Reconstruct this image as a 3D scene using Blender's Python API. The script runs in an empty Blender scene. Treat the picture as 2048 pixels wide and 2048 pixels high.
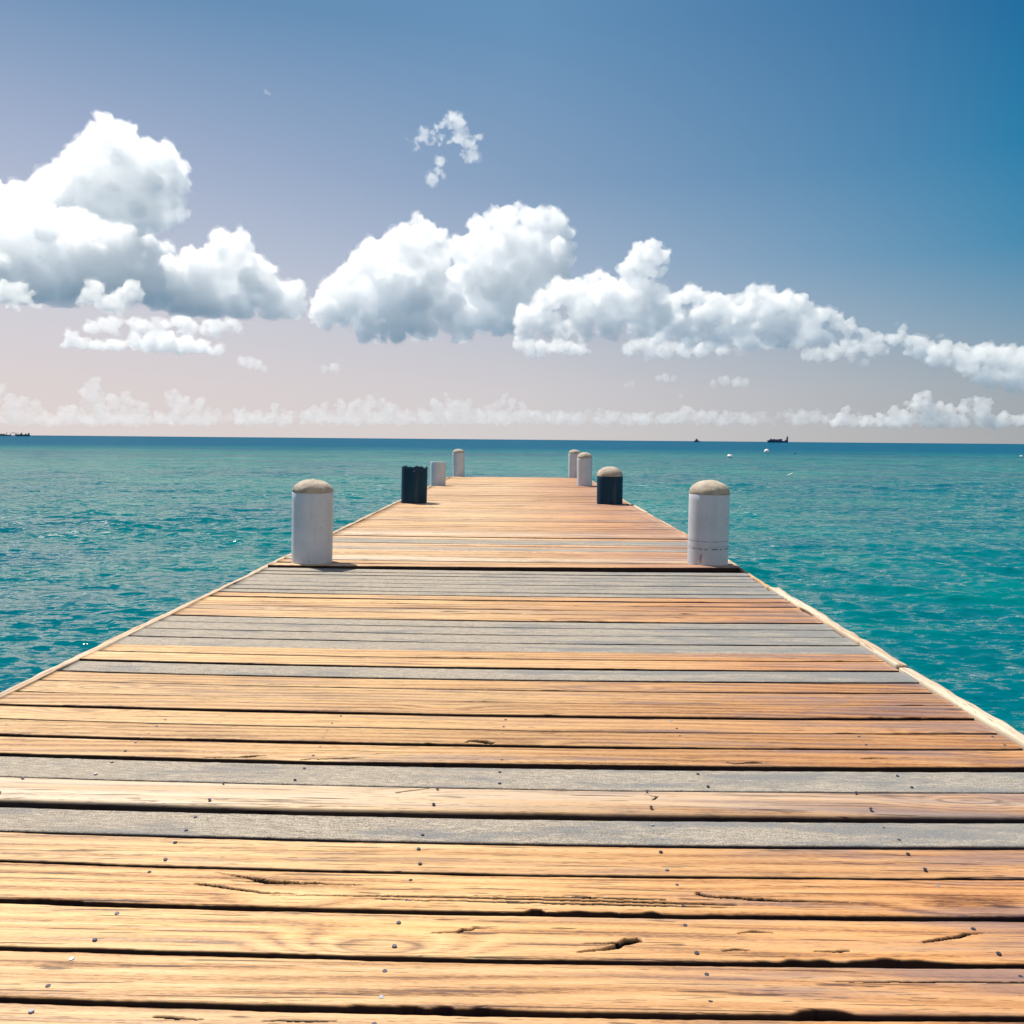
import bpy, bmesh, math, random
import numpy as np
from mathutils import Vector, Matrix

S = bpy.context.scene
COL = S.collection
random.seed(7)
RNG = np.random.default_rng(11)

# ------------------------------------------------------------------ helpers
def tag(o, label=None, cat=None, group=None, kind=None):
    if label: o['label'] = label
    if cat: o['category'] = cat
    if group: o['group'] = group
    if kind: o['kind'] = kind
    return o

def empty(name, loc=(0, 0, 0)):
    o = bpy.data.objects.new(name, None)
    o.location = loc
    o.empty_display_size = 0.2
    COL.objects.link(o)
    return o

def link_mesh(name, me, mat=None, parent=None):
    o = bpy.data.objects.new(name, me)
    COL.objects.link(o)
    if mat is not None and len(me.materials) == 0:
        me.materials.append(mat)
    if parent is not None:
        o.parent = parent
    return o

def np_mesh(name, V, F4, smooth=True, extra=None, attrs=None):
    """V (n,3) array, F4 (m,4) int array of quads, extra = list of n-gons"""
    me = bpy.data.meshes.new(name)
    V = np.asarray(V, np.float32)
    F4 = np.asarray(F4, np.int32)
    extra = extra or []
    nl = F4.size + sum(len(e) for e in extra)
    npoly = len(F4) + len(extra)
    me.vertices.add(len(V)); me.vertices.foreach_set('co', V.ravel())
    me.loops.add(nl)
    idx = F4.ravel()
    starts = np.arange(len(F4)) * 4
    if extra:
        idx = np.concatenate([idx] + [np.array(e, np.int32) for e in extra])
        st = len(F4) * 4; ss = []
        for e in extra:
            ss.append(st); st += len(e)
        starts = np.concatenate([starts, np.array(ss)])
    me.loops.foreach_set('vertex_index', idx.astype(np.int32))
    me.polygons.add(npoly)
    me.polygons.foreach_set('loop_start', starts.astype(np.int32))
    me.update(calc_edges=True)
    me.validate()
    me.polygons.foreach_set('use_smooth', np.full(len(me.polygons), smooth))
    if attrs:
        for k, a in attrs.items():
            a = np.asarray(a, np.float32)
            if a.ndim == 1:
                at = me.attributes.new(k, 'FLOAT', 'POINT'); at.data.foreach_set('value', a)
            else:
                at = me.attributes.new(k, 'FLOAT_VECTOR', 'POINT'); at.data.foreach_set('vector', a.ravel())
    return me

def bm_mesh(name, bm, smooth=False):
    me = bpy.data.meshes.new(name)
    bm.normal_update()
    bm.to_mesh(me); bm.free()
    if smooth:
        me.polygons.foreach_set('use_smooth', np.full(len(me.polygons), True))
    return me

def bm_box(bm, x0, x1, y0, y1, z0, z1):
    vs = [bm.verts.new(p) for p in ((x0,y0,z0),(x1,y0,z0),(x1,y1,z0),(x0,y1,z0),(x0,y0,z1),(x1,y0,z1),(x1,y1,z1),(x0,y1,z1))]
    for f in ((0,3,2,1),(4,5,6,7),(0,1,5,4),(1,2,6,5),(2,3,7,6),(3,0,4,7)):
        bm.faces.new([vs[i] for i in f])

def bm_prism(bm, pts, y0, y1):
    """pts: (x,z) outline counter-clockwise seen from -y; extruded y0..y1"""
    a = [bm.verts.new((x, y0, z)) for x, z in pts]
    b = [bm.verts.new((x, y1, z)) for x, z in pts]
    bm.faces.new(a); bm.faces.new(b[::-1])
    n = len(pts)
    for i in range(n):
        bm.faces.new((a[i], b[i], b[(i+1) % n], a[(i+1) % n])[::-1])
    bmesh.ops.recalc_face_normals(bm, faces=bm.faces)

def bm_bar(bm, p, q, r, n=8):
    p = Vector(p); q = Vector(q)
    d = q - p
    m = Matrix.Translation((p+q)/2) @ d.to_track_quat('Z', 'Y').to_matrix().to_4x4()
    bmesh.ops.create_cone(bm, cap_ends=True, segments=n, radius1=r, radius2=r, depth=d.length, matrix=m)

class Noise2:
    """smooth random lattice, cheap 2-D value noise"""
    def __init__(self, seed, n=256):
        self.g = np.random.default_rng(seed).uniform(-1, 1, (n, n)); self.n = n
    def __call__(self, x, y):
        xi = np.floor(x).astype(int); yi = np.floor(y).astype(int)
        fx = x - xi; fy = y - yi
        fx = fx*fx*(3-2*fx); fy = fy*fy*(3-2*fy)
        n = self.n; g = self.g
        a = g[xi % n, yi % n]; b = g[(xi+1) % n, yi % n]; c = g[xi % n, (yi+1) % n]; d = g[(xi+1) % n, (yi+1) % n]
        return (a*(1-fx)+b*fx)*(1-fy) + (c*(1-fx)+d*fx)*fy
N2 = Noise2(5)

# ------------------------------------------------------------------ materials
class NT:
    def __init__(self, name):
        self.m = bpy.data.materials.new(name); self.m.use_nodes = True
        self.t = self.m.node_tree; self.t.nodes.clear()
        self.out = self.t.nodes.new('ShaderNodeOutputMaterial')
    def n(self, typ, **kw):
        nd = self.t.nodes.new('ShaderNode' + typ)
        for k, v in kw.items(): setattr(nd, k, v)
        return nd
    def l(self, a, b): self.t.links.new(a, b)
    def val(self, sock, v):
        if hasattr(v, 'links') or isinstance(v, bpy.types.NodeSocket): self.l(v, sock)
        else: sock.default_value = v
    def math(self, op, a, b=0.0, c=None, clamp=False):
        nd = self.n('Math', operation=op); nd.use_clamp = clamp
        self.val(nd.inputs[0], a); self.val(nd.inputs[1], b)
        if c is not None: self.val(nd.inputs[2], c)
        return nd.outputs[0]
    def mix(self, f, a, b, blend='MIX'):
        nd = self.n('Mix', data_type='RGBA', blend_type=blend)
        self.val(nd.inputs[0], f)
        self.val(nd.inputs[6], a if not isinstance(a, tuple) else (*a[:3], 1))
        self.val(nd.inputs[7], b if not isinstance(b, tuple) else (*b[:3], 1))
        return nd.outputs[2]
    def ramp(self, f, stops, interp='LINEAR'):
        nd = self.n('ValToRGB'); nd.color_ramp.interpolation = interp
        e = nd.color_ramp.elements
        while len(e) < len(stops): e.new(0.5)
        for el, (p, c) in zip(e, stops):
            el.position = p
            el.color = (c, c, c, 1) if isinstance(c, (int, float)) else (*c, 1)
        self.val(nd.inputs[0], f)
        return nd.outputs[0]
    def mapr(self, v, a, b, c=0.0, d=1.0, smooth=False):
        nd = self.n('MapRange'); nd.interpolation_type = 'SMOOTHSTEP' if smooth else 'LINEAR'
        self.val(nd.inputs[0], v)
        for i, x in zip((1, 2, 3, 4), (a, b, c, d)): nd.inputs[i].default_value = x
        return nd.outputs[0]
    def noise(self, vec, scale=1.0, detail=4, rough=0.5, dist=0.0):
        nd = self.n('TexNoise'); self.l(vec, nd.inputs['Vector'])
        nd.inputs['Scale'].default_value = scale; nd.inputs['Detail'].default_value = detail
        nd.inputs['Roughness'].default_value = rough; nd.inputs['Distortion'].default_value = dist
        return nd.outputs[0]
    def scl(self, vec, s, off=None):
        nd = self.n('VectorMath', operation='MULTIPLY'); self.l(vec, nd.inputs[0]); nd.inputs[1].default_value = s
        r = nd.outputs[0]
        if off is not None:
            nd2 = self.n('VectorMath', operation='ADD'); self.l(r, nd2.inputs[0])
            self.val(nd2.inputs[1], off); r = nd2.outputs[0]
        return r
    def bump(self, h, strength, dist, normal=None):
        nd = self.n('Bump'); nd.inputs['Strength'].default_value = strength; nd.inputs['Distance'].default_value = dist
        self.l(h, nd.inputs['Height'])
        if normal is not None: self.l(normal, nd.inputs['Normal'])
        return nd.outputs[0]
    def principled(self, color, rough=0.5, normal=None, spec=0.5, metal=0.0):
        p = self.n('BsdfPrincipled')
        self.val(p.inputs['Base Color'], color if not isinstance(color, tuple) else (*color[:3], 1))
        self.val(p.inputs['Roughness'], rough)
        self.val(p.inputs['Specular IOR Level'], spec)
        self.val(p.inputs['Metallic'], metal)
        if normal is not None: self.l(normal, p.inputs['Normal'])
        self.l(p.outputs[0], self.out.inputs[0])
        return p

def attr(t, name, typ='Fac'):
    a = t.n('Attribute'); a.attribute_name = name
    return a.outputs[typ]

def wood_material(name, stain=0.55, along_y=False):
    t = NT(name)
    tc = t.n('TexCoord').outputs['Object']
    if along_y:
        s0 = t.n('SeparateXYZ'); t.l(tc, s0.inputs[0]); c0 = t.n('CombineXYZ')
        t.l(s0.outputs[1], c0.inputs[0]); t.l(s0.outputs[0], c0.inputs[1]); t.l(s0.outputs[2], c0.inputs[2]); tc = c0.outputs[0]
    seed = attr(t, 'seed'); tint = attr(t, 'tint', 'Vector'); crack = attr(t, 'crack'); pale = attr(t, 'pale')
    off = t.n('CombineXYZ')
    t.l(t.math('MULTIPLY', seed, 37.7), off.inputs[0]); t.l(t.math('MULTIPLY', seed, 11.3), off.inputs[1]); t.l(seed, off.inputs[2])
    p = t.scl(tc, (1, 1, 1), off.outputs[0])
    sep = t.n('SeparateXYZ'); t.l(tc, sep.inputs[0]); X = sep.outputs[0] if not along_y else t.math('MULTIPLY', sep.outputs[0], 0.0)
    # knots: sparse cells bend the grain and leave dark eyes
    kv = t.n('TexVoronoi'); kv.feature = 'F1'; t.l(t.scl(p, (1.35, 5.4, 0.01)), kv.inputs['Vector']); kv.inputs['Scale'].default_value = 1
    kd = kv.outputs['Distance']
    ksel = t.math('GREATER_THAN', _csel(t, kv), 0.62)
    kn = t.math('MULTIPLY', t.mapr(kd, 0.0, 0.42, 1.0, 0.0, True), ksel)
    # large-scale meander of the annual rings
    low = t.noise(t.scl(p, (0.55, 3.0, 1)), 1, 3, 0.5)
    ringy = t.math('ADD', t.math('MULTIPLY', low, 2.0), t.math('MULTIPLY', kn, 1.7))
    rs = t.n('SeparateXYZ'); t.l(p, rs.inputs[0])
    fine = t.noise(t.scl(p, (2.0, 95, 1)), 1, 4, 0.62)
    band = t.math('ADD', t.math('ADD', t.math('MULTIPLY', rs.outputs[1], 55), t.math('MULTIPLY', ringy, 4.0)), t.math('MULTIPLY', fine, 1.3))
    ring = t.math('PINGPONG', band, 1.0)
    grain = t.noise(t.scl(p, (1.3, 190, 1)), 1, 5, 0.65)
    blot = t.noise(t.scl(p, (1.1, 6.5, 1)), 1, 5, 0.6)
    spk = t.noise(t.scl(p, (55, 420, 1)), 1, 2, 0.6)
    mixv = t.math('ADD', t.math('MULTIPLY', t.math('SUBTRACT', spk, 0.5), 0.32), t.math('MULTIPLY', ring, 0.20))
    mixv = t.math('ADD', mixv, t.math('ADD', t.math('MULTIPLY', grain, 0.42), t.math('MULTIPLY', blot, 0.55)))
    col = t.ramp(mixv, [(0.38, (0.110, 0.048, 0.024)), (0.46, (0.270, 0.135, 0.050)), (0.54, (0.425, 0.235, 0.095)), (0.66, (0.52, 0.315, 0.138)), (0.82, (0.62, 0.425, 0.21))])
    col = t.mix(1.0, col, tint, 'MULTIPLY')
    col = t.mix(t.mapr(t.math('ADD', X, t.math('MULTIPLY', blot, 1.0)), 0.1, 1.5, 0, 1.0), col, t.mix(1.0, col, (0.86, 0.70, 0.63), 'MULTIPLY'))  # redder wood to the right, with light falloff painted in as darkening
    pv = t.noise(t.scl(p, (0.7, 22, 1)), 1, 4, 0.6)
    pale = t.math('MULTIPLY', pale, t.mapr(t.math('SUBTRACT', pv, t.math('MULTIPLY', X, 0.07)), 0.30, 0.60, 0.15, 1.25))
    col = t.mix(pale, col, (0.58, 0.50, 0.40))
    # grey-violet weathering, stronger toward the right-hand ends
    wn = t.noise(t.scl(p, (1.2, 14, 1)), 1, 5, 0.62)
    wm = t.math('MULTIPLY', t.mapr(t.math('ADD', wn, t.math('MULTIPLY', t.mapr(X, 0.1, 1.6), 0.15)), 0.55, 0.72, 0, 1, True), stain)
    col = t.mix(wm, col, (0.135, 0.105, 0.125))
    # long hairline checks
    hn = t.noise(t.scl(p, (3.2, 170, 1)), 1, 2, 0.4)
    hm = t.mapr(hn, 0.655, 0.705, 0, 1)
    hn2 = t.noise(t.scl(p, (5.5, 70, 1)), 1, 3, 0.5)
    hm2 = t.mapr(hn2, 0.675, 0.72, 0, 1)
    hn3 = t.noise(t.scl(p, (16, 330, 1)), 1, 2, 0.5)
    hm3 = t.math('MULTIPLY', t.mapr(hn3, 0.63, 0.70, 0, 0.8), t.mapr(blot, 0.40, 0.58))
    hmm = t.math('MAXIMUM', t.math('MAXIMUM', hm, hm2), hm3)
    col = t.mix(t.math('MULTIPLY', hmm, 0.8), col, (0.050, 0.024, 0.022))
    # knots: darker eye
    eye = t.math('MULTIPLY', t.mapr(t.math('ADD', kd, t.math('MULTIPLY', fine, 0.05)), 0.06, 0.13, 1, 0, True), ksel)
    ringk = t.math('MULTIPLY', t.mapr(t.math('ABSOLUTE', t.math('SUBTRACT', kd, 0.13)), 0.0, 0.02, 1, 0), ksel)
    col = t.mix(t.math('MULTIPLY', eye, 0.6), col, (0.17, 0.085, 0.05))
    col = t.mix(t.math('MULTIPLY', ringk, 0.6), col, (0.09, 0.045, 0.03))
    col = t.mix(t.mapr(crack, 0.04, 0.35), col, (0.006, 0.004, 0.005))  # crack interiors coloured near-black for the shade inside them
    # sides of the boards painted near-black to stand in for shade in the joints
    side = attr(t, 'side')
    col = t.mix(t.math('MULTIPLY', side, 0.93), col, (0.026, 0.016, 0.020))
    h = t.math('ADD', t.math('MULTIPLY', grain, 0.55), t.math('MULTIPLY', ring, 0.25))
    h = t.math('SUBTRACT', h, t.math('MULTIPLY', hmm, 1.5))
    sp = t.noise(t.scl(p, (240, 240, 240)), 1, 2, 0.6)
    h = t.math('ADD', h, t.math('MULTIPLY', sp, 0.18))
    nrm = t.bump(h, 0.75, 0.0016)
    unshaded = t.math('SUBTRACT', 1.0, t.math('MAXIMUM', crack, side), None, True)  # no specular where crack and side shade is painted
    t.principled(col, t.mapr(grain, 0.3, 0.7, 0.62, 0.48), nrm, t.math('MULTIPLY', unshaded, 0.35))
    return t.m

def _csel(t, kv):
    s = t.n('SeparateColor'); t.l(kv.outputs['Color'], s.inputs[0])
    return s.outputs[0]

def grip_material():
    t = NT('sanded_grey_board')
    tc = t.n('TexCoord').outputs['Object']
    seed = attr(t, 'seed')
    off = t.n('CombineXYZ'); t.l(t.math('MULTIPLY', seed, 23.7), off.inputs[0]); t.l(seed, off.inputs[2])
    p = t.scl(tc, (1, 1, 1), off.outputs[0])
    sep = t.n('SeparateXYZ'); t.l(tc, sep.inputs[0])
    s1 = t.noise(t.scl(p, (330, 330, 330)), 1, 3, 0.7)
    s2 = t.noise(t.scl(p, (28, 230, 100)), 1, 4, 0.7)
    col = t.ramp(t.math('ADD', t.math('MULTIPLY', s1, 0.6), t.math('MULTIPLY', s2, 0.4)), [(0.38, (0.09, 0.075, 0.065)), (0.5, (0.29, 0.245, 0.195)), (0.62, (0.52, 0.45, 0.36))])
    b = t.noise(t.scl(p, (2.6, 16, 1)), 1, 6, 0.66)
    bx = t.math('ADD', b, t.math('MULTIPLY', t.mapr(sep.outputs[0], -0.3, 1.6), 0.13))
    m = t.math('MULTIPLY', t.mapr(bx, 0.50, 0.66, 0, 1, True), t.mapr(s2, 0.38, 0.55))
    col = t.mix(t.math('MULTIPLY', m, 0.72), col, (0.075, 0.10, 0.135))
    col = t.mix(t.math('MULTIPLY', t.mapr(sep.outputs[0], -0.4, 1.7), 0.35), col, (0.20, 0.21, 0.21))
    col = t.mix(attr(t, 'side'), col, (0.02, 0.022, 0.035))  # side faces coloured near-black, shade of the gaps painted in
    h = t.math('ADD', s1, t.math('MULTIPLY', s2, 0.8))
    t.principled(col, 0.8, t.bump(h, 0.8, 0.0022), 0.3)
    return t.m

def sleeve_material(name, base, rings=False, dark=False, seedv=0.0):
    t = NT(name)
    tc = t.n('TexCoord').outputs['Object']
    sep = t.n('SeparateXYZ'); t.l(tc, sep.inputs[0]); Z = sep.outputs[2]
    p = t.scl(tc, (1, 1, 1), (seedv, seedv*2, 0))
    n1 = t.noise(t.scl(p, (4, 4, 6)), 1, 5, 0.6)
    col = t.mix(t.mapr(n1, 0.3, 0.75), base, tuple(c*0.82 for c in base))
    sc = t.noise(t.scl(p, (26, 26, 9)), 1, 4, 0.6, 0.6)
    col = t.mix(t.math('MULTIPLY', t.mapr(sc, 0.655, 0.70), 0.6 if not dark else 0.2), col, (0.05, 0.05, 0.07))
    st = t.noise(t.scl(p, (9, 9, 0.6)), 1, 3, 0.6)
    col = t.mix(t.math('MULTIPLY', t.mapr(st, 0.52, 0.74), 0.20), col, (0.25, 0.20, 0.15))
    if rings:
        r1 = t.noise(t.scl(p, (3.0, 3.0, 170)), 1, 3, 0.5)
        zone = t.math('MULTIPLY', t.mapr(Z, 0.125, 0.14), t.mapr(Z, 0.225, 0.205))
        rm = t.math('MULTIPLY', t.mapr(r1, 0.56, 0.62), zone)
        def band(z0, z1):
            return t.math('MULTIPLY', t.math('GREATER_THAN', Z, z0), t.math('LESS_THAN', Z, z1))
        dash = t.noise(t.scl(p, (60, 60, 30)), 1, 2, 0.5)
        b = t.math('ADD', t.math('MULTIPLY', band(0.136, 0.143), t.math('GREATER_THAN', dash, 0.5)), t.math('MULTIPLY', band(0.195, 0.199), t.math('GREATER_THAN', dash, 0.42)), None, True)
        col = t.mix(t.math('MULTIPLY', rm, 0.45), col, (0.10, 0.10, 0.14))
        col = t.mix(t.math('MULTIPLY', b, 0.85), col, (0.03, 0.03, 0.05))
    h = t.noise(t.scl(p, (70, 70, 30)), 1, 3, 0.6)
    t.principled(col, 0.5 if not dark else 0.75, t.bump(h, 0.25, 0.002), 0.35 if not dark else 0.2)
    return t.m

def concrete_material():
    t = NT('cap_concrete')
    tc = t.n('TexCoord').outputs['Object']
    a = t.noise(tc, 9, 6, 0.65); b = t.noise(tc, 120, 3, 0.7)
    m = t.math('ADD', t.math('MULTIPLY', a, 0.6), t.math('MULTIPLY', b, 0.4))
    col = t.ramp(m, [(0.36, (0.22, 0.18, 0.14)), (0.5, (0.38, 0.32, 0.26)), (0.66, (0.52, 0.45, 0.37))])
    t.principled(col, 0.9, t.bump(m, 0.9, 0.006), 0.2)
    return t.m

def plain(name, col, rough=0.6, metal=0.0, spec=0.4, var=0.15, scale=20):
    t = NT(name)
    tc = t.n('TexCoord').outputs['Object']
    n = t.noise(tc, scale, 4, 0.6)
    c = t.mix(n, tuple(x*(1-var) for x in col), tuple(min(1, x*(1+var)) for x in col))
    t.principled(c, rough, None, spec, metal)
    return t.m

def sea_material():
    t = NT('sea_water')
    tc = t.n('TexCoord').outputs['Object']
    sep = t.n('SeparateXYZ'); t.l(tc, sep.inputs[0]); X, Y = sep.outputs[0], sep.outputs[1]
    # bottom: pale sand near the shore, patches of weed, then the deep drop-off
    patch = t.noise(t.scl(tc, (0.028, 0.05, 1)), 1, 5, 0.55, 0.4)
    patch2 = t.noise(t.scl(tc, (0.16, 0.3, 1)), 1, 4, 0.55, 0.3)
    m = t.math('ADD', t.math('MULTIPLY', patch, 0.65), t.math('MULTIPLY', patch2, 0.35))
    col = t.ramp(m, [(0.38, SEA[0]), (0.5, SEA[1]), (0.62, SEA[2])])
    dn = t.noise(t.scl(tc, (0.006, 0.012, 1)), 1, 4, 0.5)
    deep = t.mapr(t.math('ADD', Y, t.math('MULTIPLY', t.math('SUBTRACT', dn, 0.5), 90)), 70, 230, 0, 1, True)
    col = t.mix(deep, col, SEA[3])
    # small ripples: slopes straight from noise, so they keep their strength far out
    gn = t.n('NewGeometry').outputs['Normal']
    def slope(scale, k, det, dist):
        nd = t.n('TexNoise'); t.l(t.scl(tc, scale), nd.inputs['Vector'])
        nd.inputs['Scale'].default_value = 1; nd.inputs['Detail'].default_value = det
        nd.inputs['Roughness'].default_value = 0.55; nd.inputs['Distortion'].default_value = dist
        v = t.n('VectorMath', operation='SUBTRACT'); t.l(nd.outputs['Color'], v.inputs[0]); v.inputs[1].default_value = (.5, .5, .5)
        w = t.n('VectorMath', operation='MULTIPLY'); t.l(v.outputs[0], w.inputs[0]); w.inputs[1].default_value = k
        return w.outputs[0]
    s1 = slope((3.6, 9.5, 1), (0.60, 1.35, 0), 3, 0.4)
    s2 = slope((8.5, 20.0, 1), (0.45, 0.85, 0), 2, 0.4)
    s3 = slope((0.55, 1.5, 1), (0.30, 0.80, 0), 3, 0.4)
    gust = t.mapr(t.noise(t.scl(tc, (0.06, 0.22, 1)), 1, 7, 0.68), 0.3, 0.7, 0.5, 1.5)
    ad = t.n('VectorMath', operation='ADD'); t.l(s1, ad.inputs[0]); t.l(s2, ad.inputs[1])
    ad3 = t.n('VectorMath', operation='ADD'); t.l(ad.outputs[0], ad3.inputs[0]); t.l(s3, ad3.inputs[1])
    gs_ = t.n('VectorMath', operation='SCALE'); t.l(ad3.outputs[0], gs_.inputs[0]); t.l(gust, gs_.inputs['Scale'])
    ad2 = t.n('VectorMath', operation='ADD'); t.l(gs_.outputs[0], ad2.inputs[0]); t.l(gn, ad2.inputs[1])
    nz = t.n('VectorMath', operation='NORMALIZE'); t.l(ad2.outputs[0], nz.inputs[0])
    n1 = nz.outputs[0]
    fr = t.n('Fresnel'); fr.inputs['IOR'].default_value = 1.333; t.l(n1, fr.inputs['Normal'])
    f = t.mapr(fr.outputs[0], 0.12, 0.38, 0.002, 0.44, True)
    # unresolved chop far out shows mostly its near faces, so it mirrors less sky
    f = t.math('MULTIPLY', f, t.mapr(Y, 12, 200, 1.0, 0.20, True))
    df = t.n('BsdfDiffuse'); t.l(col, df.inputs['Color']); t.l(n1, df.inputs['Normal'])
    gl = t.n('BsdfGlossy'); gl.inputs['Color'].default_value = (1, 0.975, 0.86, 1); gl.inputs['Roughness'].default_value = 0.05; t.l(n1, gl.inputs['Normal'])
    mx = t.n('MixShader'); t.l(f, mx.inputs[0]); t.l(df.outputs[0], mx.inputs[1]); t.l(gl.outputs[0], mx.inputs[2])
    t.l(mx.outputs[0], t.out.inputs[0])
    return t.m

SEA = [(0.000, 0.074, 0.118), (0.000, 0.110, 0.128), (0.000, 0.148, 0.142), (0.000, 0.070, 0.135)]
BUMP = 0.10

def cloud_material(name, dens, col=(1.0, 0.985, 0.965), g=0.25):
    t = NT(name)
    v = t.n('VolumeScatter')
    v.inputs['Color'].default_value = (*col, 1); v.inputs['Density'].default_value = dens; v.inputs['Anisotropy'].default_value = g
    t.l(v.outputs[0], t.out.inputs['Volume'])
    return t.m

M = {}
M['tan'] = wood_material('weathered_tan_wood')
M['grip'] = grip_material()
M['white'] = sleeve_material('white_sleeve', (0.555, 0.60, 0.68))
M['white_scuffed'] = sleeve_material('white_sleeve_scuffed', (0.54, 0.585, 0.66), rings=True, seedv=3.1)
M['dark'] = sleeve_material('dark_blue_sleeve', (0.005, 0.036, 0.072), dark=True, seedv=1.3)
M['concrete'] = concrete_material()
M['nail'] = plain('galvanised_nail', (0.07, 0.07, 0.10), 0.45, 0.7, 0.5, 0.3, 300)
M['nail_bright'] = plain('bright_nail', (0.42, 0.42, 0.46), 0.35, 0.6, 0.5, 0.2, 300)
M['beam'] = plain('dark_beam_wood', (0.10, 0.065, 0.045), 0.8, 0, 0.2, 0.3, 6)

# ------------------------------------------------------------------ camera
F = 1650.0
CAMH = 0.95
pitch = math.radians(5.02); roll = math.radians(0.5); yaw = math.atan((1050-1024)/F)
fw = Vector((-math.sin(yaw)*math.cos(pitch), math.cos(yaw)*math.cos(pitch), -math.sin(pitch)))
rt = Vector((math.cos(yaw), math.sin(yaw), 0)); up = rt.cross(fw)
r2 = rt*math.cos(roll) + up*math.sin(roll); u2 = -rt*math.sin(roll) + up*math.cos(roll)
cam = bpy.data.cameras.new('camera'); cam.sensor_width = 36; cam.lens = F/2048*36; cam.clip_start = 0.05; cam.clip_end = 200000
co = bpy.data.objects.new('camera', cam); COL.objects.link(co)
mw = Matrix((( r2.x, u2.x, -fw.x, 0), (r2.y, u2.y, -fw.y, 0), (r2.z, u2.z, -fw.z, CAMH), (0, 0, 0, 1)))
co.matrix_world = mw
S.camera = co
def ray(x, y):
    d = fw*F + r2*(x-1024) + u2*(1024-y)
    return d/ math.hypot(d.x, d.y)      # unit horizontal distance
def at(x, y, dist):
    return Vector((0, 0, CAMH)) + ray(x, y)*dist
SEAZ = -1.1

# ------------------------------------------------------------------ light
SUN_EL = math.radians(60); SUN_AZ = math.radians(-46)      # azimuth from +Y towards +X
sd = Vector((math.sin(SUN_AZ)*math.cos(SUN_EL), math.cos(SUN_AZ)*math.cos(SUN_EL), math.sin(SUN_EL)))
sl = bpy.data.lights.new('sun', 'SUN'); sl.energy = 5.0; sl.angle = math.radians(0.53); sl.color = (1.0, 0.935, 0.83)
so = bpy.data.objects.new('sun', sl); COL.objects.link(so); so.rotation_euler = sd.to_track_quat('Z', 'Y').to_euler()
so.location = (-20, 10, 30)

EXPO = 0.54
def srgb(r, g, b):
    return tuple(2**-EXPO*((c/255)/12.92 if c/255 <= .04045 else ((c/255+.055)/1.055)**2.4) for c in (r, g, b))
W = bpy.data.worlds.new('World'); S.world = W; W.use_nodes = True
wt = NT.__new__(NT); wt.t = W.node_tree; wt.t.nodes.clear(); wt.out = wt.t.nodes.new('ShaderNodeOutputWorld')
sky = wt.n('TexSky'); sky.sky_type = 'NISHITA'; sky.sun_disc = False
sky.sun_elevation = SUN_EL; sky.sun_rotation = SUN_AZ
gen = wt.n('TexCoord').outputs['Generated']
gs = wt.n('SeparateXYZ'); wt.l(gen, gs.inputs[0])
Z = gs.outputs[2]
hx = wt.math('MULTIPLY', gs.outputs[0], math.sin(SUN_AZ)); hy = wt.math('MULTIPLY', gs.outputs[1], math.cos(SUN_AZ))
hl = wt.math('SQRT', wt.math('MAXIMUM', wt.math('SUBTRACT', 1.0, wt.math('MULTIPLY', Z, Z)), 0.0004))
ca = wt.math('DIVIDE', wt.math('ADD', hx, hy), hl)          # cosine of the azimuth away from the sun
LEFT = [(0.0, (222, 211, 208)), (0.06, (219, 209, 210)), (0.13, (209, 207, 215)), (0.20, (190, 196, 213)), (0.29, (165, 178, 205)), (0.43, (103, 142, 181)), (0.62, (92, 136, 178)), (1.0, (140, 158, 178))]
MID = [(0.0, (211, 206, 206)), (0.06, (207, 203, 207)), (0.13, (190, 195, 207)), (0.20, (164, 180, 203)), (0.29, (133, 160, 192)), (0.43, (102, 145, 184)), (0.62, (80, 130, 176)), (1.0, (140, 158, 178))]
RIGHT = [(0.0, (168, 170, 172)), (0.06, (156, 168, 177)), (0.13, (118, 155, 180)), (0.20, (66, 138, 176)), (0.29, (28, 124, 169)), (0.43, (0, 100, 153)), (0.6, (0, 95, 150)), (1.0, (140, 158, 178))]
BACK = [(0.0, (240, 226, 206)), (0.13, (226, 216, 204)), (0.29, (196, 196, 200)), (0.6, (160, 172, 188)), (1.0, (140, 158, 178))]
rl = [wt.ramp(Z, [(p, srgb(*c)) for p, c in st]) for st in (LEFT, MID, RIGHT, BACK)]
g1 = wt.mix(wt.mapr(ca, 0.97, 0.70), rl[0], rl[1])
g2 = wt.mix(wt.mapr(ca, 0.70, 0.22), g1, rl[2])
g3 = wt.mix(wt.mapr(ca, 0.0, -0.8), g2, rl[3])
bright = wt.n('VectorMath', operation='SCALE'); wt.l(g3, bright.inputs[0]); bright.inputs['Scale'].default_value = 10.0
skymix = wt.mix(0.985, sky.outputs[0], bright.outputs[0])
bg = wt.n('Background'); wt.l(skymix, bg.inputs[0]); bg.inputs[1].default_value = 0.1
wt.l(bg.outputs[0], wt.out.inputs[0])

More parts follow.
